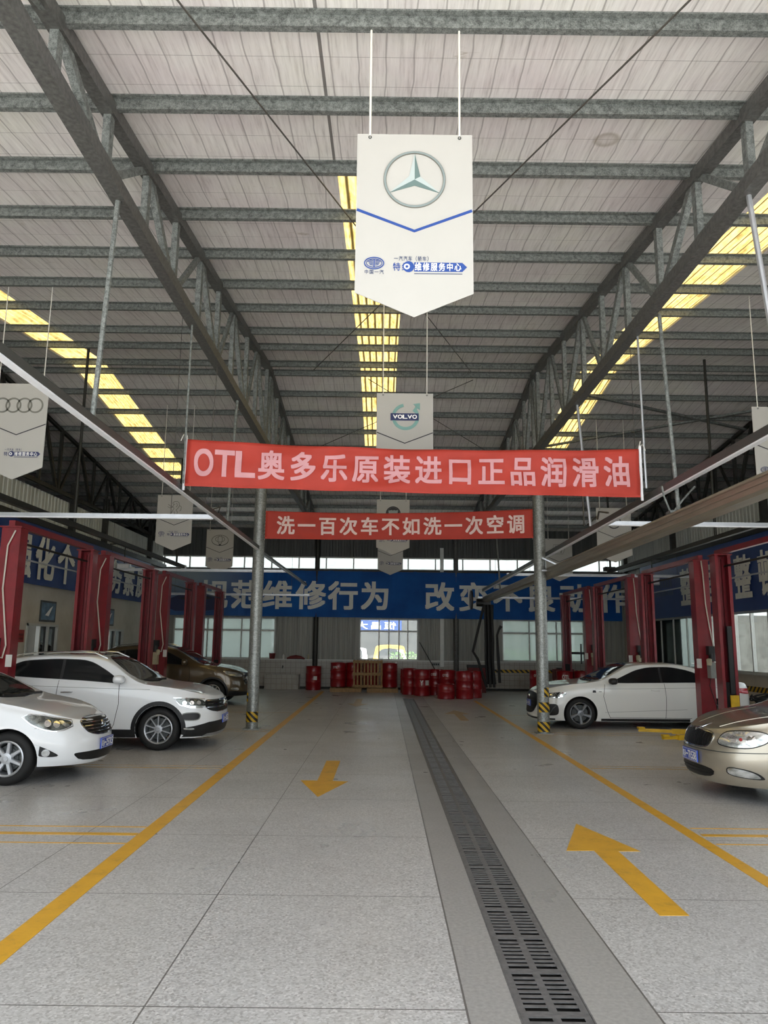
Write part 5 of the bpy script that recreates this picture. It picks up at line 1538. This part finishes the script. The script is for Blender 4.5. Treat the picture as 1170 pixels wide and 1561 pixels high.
# ---- white saloon, front left
sp = dict(L=4.58, W=1.78, wb=2.62, fo=.93, wr=.325, arch=.365, paint='paint_white', tumble=.40, af=.95, nf=2.35, ar=.6, nr=3.0,
    top=[(0, .74), (.10, .775), (.35, .86), (.8, .955), (1.12, 1.01), (1.25, 1.045), (2.0, 1.385), (2.4, 1.435), (2.9, 1.425), (3.3, 1.36), (3.95, 1.10), (4.2, 1.07), (4.45, 1.04), (4.58, .95)],
    belt=[(0, .69), (.3, .76), (.8, .88), (1.2, .955), (1.7, .975), (2.8, 1.0), (3.6, 1.03), (4.2, 1.02), (4.45, .98), (4.58, .86)],
    bot=[(0, .21), (.5, .22), (1.2, .20), (3.2, .20), (3.9, .24), (4.58, .28)],
    fascia=[(.18, -.08), (.26, -.02), (.36, 0), (.5, -.01), (.62, -.04), (.72, -.09), (.8, -.16)], tail=[(.2, -.12), (.4, -.02), (.7, 0), (.95, -.05), (1.1, -.1)])
c = Car(sp, 'saloon_car', 'white saloon car with large swept headlight cut off by the left edge', (-6.03, 10.66, 0), 0)
common(c, [(1.55, .995), (1.95, 1.17), (2.2, 1.285), (2.5, 1.325), (2.9, 1.315), (3.3, 1.25), (3.75, 1.06), (2.8, 1.035)], [2.65], [(1.16, 0), (1.22, .45), (1.36, .68), (1.86, .58), (2.03, .3), (2.06, 0)], [(3.25, 0), (3.3, .5), (3.85, .6), (3.95, 0)],
    [[(1.62, .97), (1.55, .7), (1.58, .42), (1.7, .27)], [(2.7, 1.01), (2.72, .7), (2.7, .27)]], None)
c.patch('headlight', 'front', [(42, .71), (49, .67), (57, .655), (66, .69), (74, .745), (81, .83), (77, .855), (66, .845), (54, .80), (42, .765)], 'lamp_dark', .010)
c.line('headlight_rim', 'front', [(41, .765), (41.5, .70), (49, .66), (57, .645), (66, .68), (74.5, .738), (82, .83), (77, .864), (66, .854), (54, .81), (41, .772)], .011, 'chrome', .012)
for a, z in ((55, .735), (62, .75)): c.chrome_disc('front', a, z, .042, 'bright_chrome', 'headlight_lens', (-1, 1), off=.016)
c.patch('indicator_strip', 'front', [(43, .705), (47, .69), (51, .73), (53, .775), (50, .775), (47, .74)], 'lamp_lens', .014)
c.patch('grille', 'front', [(-24, .565), (24, .565), (35, .735), (24, .77), (-24, .77), (-35, .735)], 'black_plastic', .006, (1,))
c.line('grille_rim', 'front', [(-24, .562), (24, .562), (35.5, .735), (24, .775), (-24, .775), (-35.5, .735), (-24, .562)], .018, 'chrome', .011, (1,))
for z, a in ((.725, 32), (.685, 30), (.645, 28), (.605, 26)): c.line('grille_bar', 'front', [(-a, z), (0, z), (a, z)], .010, 'chrome', .010, (1,))
c.ring_patch('front', 0, .68, .036, .048, 'bright_chrome', 'emblem', .018)
c.chrome_disc('front', 0, .68, .022, 'bright_chrome', 'emblem', (1,), off=.018)
c.patch('bumper_intake', 'front', [(-33, .25), (33, .25), (42, .36), (34, .37), (-34, .37), (-42, .36)], 'black_plastic', .006, (1,))
c.patch('fog_lamp_bezel', 'front', [(50, .335), (69, .345), (73, .49), (70, .50), (60, .43)], 'black_trim', .007)
c.chrome_disc('front', 62, .39, .048, 'chrome', 'fog_lamp', (-1, 1), off=.012)
c.chrome_disc('front', 62, .39, .036, 'lamp_lens', 'fog_lamp_lens', (-1, 1), off=.016)
c.line('bumper_seam', 'side', [(.62, .69), (.5, .685), (.40, .70)], .005, 'grey_plastic', .001)
c.plate(.44, '皖A·25TK5')
c.wheels(7, .215, 'aluminium', .055)
c.mirror(1.62, 1.05, 'paint_white')
c.handle(2.5, .86, 'chrome', None); c.handle(3.4, .9, 'chrome', None)
wipers(c, 1.20, .6, .08)
c.patch('tail_lamp', 'rear', [(40, .82), (66, .82), (70, .95), (40, .95)], 'tail_red', .008)

# ---- white saloon on the right with dark alloy wheels
sp = dict(L=4.86, W=1.84, wb=2.91, fo=.97, wr=.33, arch=.368, paint='paint_pearl', tumble=.42, af=.85, nf=2.7, ar=.6, nr=3.2,
    top=[(0, .78), (.10, .815), (.35, .885), (.8, .955), (1.25, 1.005), (1.40, 1.035), (2.15, 1.385), (2.5, 1.43), (3.0, 1.435), (3.5, 1.37), (4.15, 1.08), (4.35, 1.055), (4.65, 1.03), (4.80, .96)],
    belt=[(0, .73), (.3, .80), (.8, .895), (1.3, .955), (2.0, .965), (3.0, .985), (3.8, 1.0), (4.3, .995), (4.65, .96), (4.80, .86)],
    bot=[(0, .17), (.5, .17), (1.2, .17), (3.4, .17), (4.0, .2), (4.80, .26)],
    fascia=[(.15, -.06), (.24, 0), (.36, -.005), (.5, -.015), (.65, -.035), (.75, -.075), (.84, -.15)], tail=[(.2, -.1), (.4, -.02), (.7, 0), (.95, -.02), (1.08, -.08)])
c = Car(sp, 'saloon_car', 'white saloon car with dark five-spoke wheels and black windows in the right lift', (5.80, 17.86, 0), PI)
gp = common(c, [(1.62, .99), (1.95, 1.13), (2.25, 1.26), (2.55, 1.325), (3.0, 1.335), (3.4, 1.27), (3.95, 1.06), (3.85, 1.03), (3.0, 1.015)], [2.78], [(1.24, 0), (1.30, .48), (1.50, .72), (2.02, .60), (2.20, .3), (2.22, 0)], [(3.5, 0), (3.55, .5), (4.05, .62), (4.15, 0)],
    [[(1.52, .955), (1.48, .7), (1.55, .40), (1.62, .24)], [(2.83, .99), (2.85, .7), (2.83, .24)], [(1.62, .25), (2.2, .25), (2.83, .25), (3.4, .25)]], [(1.42, .175), (3.36, .175), (3.36, .235), (1.42, .225)])
c.line('body_crease', 'side', [(1.3, .86), (2.2, .87), (3.4, .90), (4.3, .92)], .006, 'grey_plastic', .001)
c.line('lower_crease', 'side', [(1.5, .36), (2.4, .40), (3.3, .44)], .006, 'grey_plastic', .001)
c.patch('headlight', 'front', [(48, .655), (62, .65), (71, .675), (77, .765), (71, .785), (48, .755)], 'lamp_dark', .008)
c.line('headlight_strip', 'front', [(49, .74), (62, .76), (75, .765)], .016, 'bright_chrome', .012)
c.line('headlight_strip', 'front', [(52, .665), (64, .662), (71, .69)], .012, 'bright_chrome', .012)
for a in (56, 63, 69): c.chrome_disc('front', a, .71, .026, 'bright_chrome', 'headlight_lens', (-1, 1), off=.012)
c.patch('grille', 'front', [(-22, .30), (22, .30), (32, .46), (36, .62), (28, .745), (-28, .745), (-36, .62), (-32, .46)], 'black_plastic', .007, (1,))
c.line('grille_rim', 'front', [(-22, .295), (22, .295), (32.4, .46), (36.4, .62), (28, .75), (-28, .75), (-36.4, .62), (-32.4, .46), (-22, .295)], .016, 'black_trim', .012, (1,))
for k in range(5): c.line('grille_bar', 'front', [(-26, .35 + .075 * k), (26, .35 + .075 * k)], .010, 'steel_frame', .011, (1,))
for k in (-3.9, -1.3, 1.3, 3.9): c.ring_patch('front', k, .655, .020, .027, 'bright_chrome', 'emblem_ring', .018)
c.patch('side_intake', 'front', [(46, .27), (64, .28), (66, .40), (64, .53), (52, .52), (44, .40)], 'black_plastic', .007)
c.line('intake_blade', 'front', [(48, .28), (54, .31), (58, .42), (63, .50)], .014, 'steel_frame', .012)
c.patch('front_splitter', 'front', [(-60, .18), (60, .18), (60, .215), (-60, .215)], 'black_trim', .014, (1,))
c.plate(.50, '皖A·8W')
c.wheels(5, .235, 'dark_alloy', .060, 1)
for x in ():
    pass
c.mirror(1.70, 1.03, 'black_trim')
c.handle(2.62, .84, 'paint_pearl', None); c.handle(3.62, .87, 'paint_pearl', None)
c.patch('wing_badge', 'side', [(1.24, .78), (1.32, .78), (1.31, .83), (1.25, .83)], 'logo_dark', .003)
c.line('wing_badge', 'side', [(1.38, .80), (1.44, .80)], .014, 'logo_grey', .003)
c.patch('tail_lamp', 'rear', [(28, .80), (52, .78), (68, .83), (66, .92), (40, .90), (28, .87)], 'tail_red', .008)
c.patch('tail_lamp_strip', 'rear', [(46, .80), (58, .82), (60, .86), (48, .85)], 'tail_pink', .012)
c.patch('rear_diffuser', 'rear', [(-50, .24), (50, .24), (50, .36), (-50, .36)], 'black_trim', .008, (1,))
MB().prism([(-1.35, 1.42), (-1.62, 1.375), (-1.62, 1.44), (-1.55, 1.44)], -.02, .02, 'y').build('antenna_fin', 'paint_pearl', c.t)
wipers(c, 1.29, .55, .05)

# ---- champagne saloon, front right
sp = dict(L=4.57, W=1.77, wb=2.58, fo=.93, wr=.32, arch=.362, paint='paint_champagne', tumble=.38, af=.90, nf=2.35, ar=.6, nr=3.0,
    top=[(0, .80), (.10, .84), (.35, .905), (.8, .98), (1.15, 1.025), (1.28, 1.06), (2.0, 1.40), (2.4, 1.455), (3.0, 1.45), (3.5, 1.37), (4.05, 1.10), (4.3, 1.06), (4.45, 1.03), (4.57, .95)],
    belt=[(0, .755), (.3, .81), (.8, .895), (1.2, .95), (1.7, .97), (2.8, 1.0), (3.6, 1.02), (4.2, 1.0), (4.45, .96), (4.57, .86)],
    bot=[(0, .20), (.5, .20), (1.2, .19), (3.2, .19), (3.9, .24), (4.57, .28)],
    fascia=[(.16, -.10), (.25, -.035), (.36, -.005), (.5, 0), (.62, -.03), (.74, -.07), (.85, -.15)], tail=[(.2, -.12), (.4, -.02), (.7, 0), (.95, -.05), (1.1, -.1)])
c = Car(sp, 'saloon_car', 'champagne silver saloon car with upright black grille cut off by the right edge', (6.16, 9.82, 0), PI)
common(c, [(1.55, .99), (1.95, 1.17), (2.25, 1.30), (2.6, 1.345), (3.0, 1.34), (3.4, 1.27), (3.85, 1.06), (2.8, 1.03)], [2.65], [(1.18, 0), (1.24, .45), (1.38, .68), (1.88, .58), (2.05, .3), (2.08, 0)], [(3.4, 0), (3.45, .5), (3.95, .6), (4.02, 0)],
    [[(1.6, .965), (1.55, .7), (1.58, .42), (1.7, .26)], [(2.7, 1.0), (2.72, .7), (2.7, .26)]], None)
c.patch('grille', 'front', [(-20, .60), (20, .60), (25, .66), (27, .775), (10, .785), (0, .795), (-10, .785), (-27, .775), (-25, .66)], 'black_plastic', .006, (1,))
c.line('grille_rim', 'front', [(-20, .595), (20, .595), (25.6, .66), (27.8, .78), (10, .795), (0, .808), (-10, .795), (-27.8, .78), (-25.6, .66), (-20, .595)], .018, 'chrome', .012, (1,))
for k in range(17): c.line('grille_slat', 'front', [(-22 + 2.75 * k, .61 + .0012 * abs(k - 8)), (-23 + 2.875 * k, .775)], .010, 'black_trim', .014, (1,))
c.chrome_disc('front', 0, .812, .045, 'bright_chrome', 'emblem', (1,), off=.012)
c.patch('headlight', 'front', [(31, .665), (44, .64), (57, .65), (67, .71), (71, .79), (64, .83), (50, .825), (36, .80)], 'lamp_lens', .010)
c.line('headlight_rim', 'front', [(30.5, .66), (44, .632), (57, .642), (67.5, .705), (72, .79), (64, .838), (50, .833), (35.5, .807), (30.5, .66)], .010, 'black_trim', .008)
for a in (44, 57): c.chrome_disc('front', a, .735, .055, 'bright_chrome', 'headlight_lens', (-1, 1), off=.014)
c.chrome_disc('front', 50, .735, .018, 'sign_red', 'indicator', (-1, 1), off=.016)
c.line('bumper_rub_strip', 'front', [(-74, .605), (-40, .575), (0, .57), (40, .575), (74, .605)], .010, 'steel_frame', .004, (1,))
c.patch('bumper_intake', 'front', [(-26, .25), (26, .25), (30, .385), (-30, .385)], 'black_plastic', .007, (1,))
for z in (.30, .34): c.line('intake_bar', 'front', [(-27, z), (0, z), (27, z)], .010, 'black_trim', .012, (1,))
c.patch('fog_lamp_bezel', 'front', [(39, .315), (66, .29), (62, .36), (54, .405), (39, .425)], 'black_trim', .006)
c.patch('fog_lamp', 'front', [(40, .325), (63, .302), (60, .355), (53, .395), (40, .415)], 'lamp_lens', .010)
for x in ():
    pass
c.plate(.475, '皖A·TR538')
c.wheels(7, .21, 'aluminium', .055)
c.mirror(1.62, 1.06, 'paint_champagne')
wipers(c, 1.22, .6, .08)
c.patch('tail_lamp', 'rear', [(40, .82), (66, .82), (70, .95), (40, .95)], 'tail_red', .008)
for sd in (-1, 1): c.line('bonnet_crease', 'top', [(.25, .30 * sd), (.7, .42 * sd), (1.1, .52 * sd)], .012, 'paint_champagne', .004, (1,))

# ---- bronze SUV farther back on the left
sp = dict(L=4.52, W=1.84, wb=2.69, fo=.92, wr=.35, arch=.395, paint='paint_bronze', tumble=.36, af=.85, nf=2.5, ar=.6, nr=3.0,
    top=[(0, .90), (.10, .95), (.4, 1.04), (.9, 1.11), (1.2, 1.14), (1.32, 1.18), (2.1, 1.60), (2.5, 1.68), (3.1, 1.69), (3.7, 1.64), (4.1, 1.52), (4.3, 1.2), (4.42, 1.05), (4.52, .9)],
    belt=[(0, .85), (.3, .92), (.8, 1.02), (1.3, 1.08), (2.0, 1.10), (3.0, 1.14), (3.8, 1.2), (4.2, 1.15), (4.52, .85)],
    bot=[(0, .26), (.5, .26), (1.2, .26), (3.2, .26), (3.9, .3), (4.52, .35)],
    fascia=[(.2, -.12), (.32, -.03), (.48, 0), (.66, -.02), (.8, -.05), (.95, -.14)], tail=[(.2, -.12), (.4, -.02), (.7, 0), (1.0, -.05), (1.5, -.2)])
c = Car(sp, 'suv_car', 'bronze brown SUV behind the left column in a lift', (-6.15, 22.85, 0), 0)
common(c, [(1.6, 1.12), (1.95, 1.32), (2.3, 1.48), (2.7, 1.55), (3.4, 1.53), (3.8, 1.45), (4.0, 1.28), (3.0, 1.20)], [2.65, 3.5], [(1.24, 0), (1.3, .48), (1.46, .74), (1.98, .64), (2.16, .3), (2.18, 0)], [(4.14, 0), (4.14, .5), (4.26, .6), (4.3, 0)],
    [[(1.62, 1.1), (1.58, .8), (1.62, .5), (1.72, .36)], [(2.7, 1.14), (2.72, .8), (2.7, .36)]], [(1.34, .265), (3.2, .265), (3.2, .36), (1.34, .36)])
for sx in (.92, 3.61): c.patch('arch_trim', 'side', arch_poly(sx, .35, .398, .445), 'black_trim', .012)
c.patch('headlight', 'front', [(34, .80), (52, .79), (66, .86), (76, .97), (60, .945), (36, .875)], 'lamp_lens', .010)
c.line('headlight_rim', 'front', [(34, .795), (52, .785), (66.5, .855), (77, .975), (60, .952), (35, .88)], .010, 'steel_frame', .008)
c.patch('grille', 'front', [(-28, .56), (28, .56), (33, .70), (30, .73), (-30, .73), (-33, .70)], 'black_plastic', .006, (1,))
for z in (.60, .645, .69, .725): c.line('grille_bar', 'front', [(-30, z), (0, z), (30, z)], .014, 'bright_chrome', .012, (1,))
c.patch('upper_grille', 'front', [(-24, .79), (24, .79), (26, .85), (-26, .85)], 'black_plastic', .007, (1,))
c.patch('lower_bumper', 'front', [(-64, .27), (64, .27), (62, .41), (30, .37), (-30, .37), (-62, .41)], 'black_trim', .007, (1,))
c.patch('fog_lamp', 'front', [(44, .42), (58, .43), (60, .50), (46, .50)], 'lamp_lens', .010)
c.plate(.47, '')
c.wheels(10, .235, 'aluminium', .030)
c.mirror(1.75, 1.2, 'paint_bronze', (.13, .10, .085))
c.handle(2.5, 1.0, 'chrome', None); c.handle(3.4, 1.04, 'chrome', None)
for sd in (-1, 1):
    pts = []
    for i in range(9):
        sq = 2.3 + 1.6 * i / 8; h, d = c.cast('top', sq, .58, sd); pts.append(h + Vector((0, 0, .04 if 0 < i < 8 else .0)))
    MB().tube(pts, .014, 8).build('roof_rail', 'bright_chrome', c.t, smooth=60)

# ---- parked outside, seen through the middle rear window
def outside_van(name, label, loc, m, L=3.9, W=1.7, H=1.85, rz=-PI / 2):
    sp = dict(L=L, W=W, wb=2.4, fo=.7, wr=.3, arch=.33, paint=m, tumble=.2, af=.5, nf=3.0, ar=.5, nr=3.2,
        top=[(0, .9), (.3, 1.0), (.55, 1.05), (1.15, 1.72), (1.5, H), (3.2, H), (3.7, H - .1), (3.9, 1.0)], belt=[(0, .85), (.5, .98), (1.2, 1.02), (3.5, 1.05), (3.9, .9)],
        bot=[(0, .25), (.5, .25), (1.2, .25), (3.9, .3)], fascia=[(.2, -.1), (.4, 0), (.7, -.02), (1.0, -.1)], tail=[(.2, -.1), (.4, 0), (1.0, -.02), (1.6, -.1)])
    c = Car(sp, name, label, loc, rz)
    common(c, [(1.1, 1.08), (1.5, 1.55), (3.4, 1.58), (3.5, 1.1)], [2.0], [(.60, 0), (.64, .55), (1.05, .5), (1.12, 0)], [(3.72, 0), (3.72, .4), (3.8, .4), (3.8, 0)], [[(1.2, 1.0), (1.2, .4)], [(2.1, 1.0), (2.1, .4)]], None)
    c.patch('headlight', 'front', [(30, .72), (52, .72), (54, .85), (30, .84)], 'lamp_lens', .01)
    c.patch('grille', 'front', [(-22, .6), (22, .6), (22, .68), (-22, .68)], 'black_plastic', .01, (1,))
    c.wheels(5, .19, 'aluminium', .05)
outside_van('van', 'yellow van parked outside the middle rear window', (.35, 36.3, -.13), 'van_yellow')
outside_van('van', 'small white van parked outside, at the left of the middle rear window', (-1.45, 36.6, -.13), 'paint_white', H=1.7)

bpy.data.objects.remove(_txt_obj); bpy.data.curves.remove(_txt_curve)
for o in bpy.data.objects:
    if '_o' in o: del o['_o']
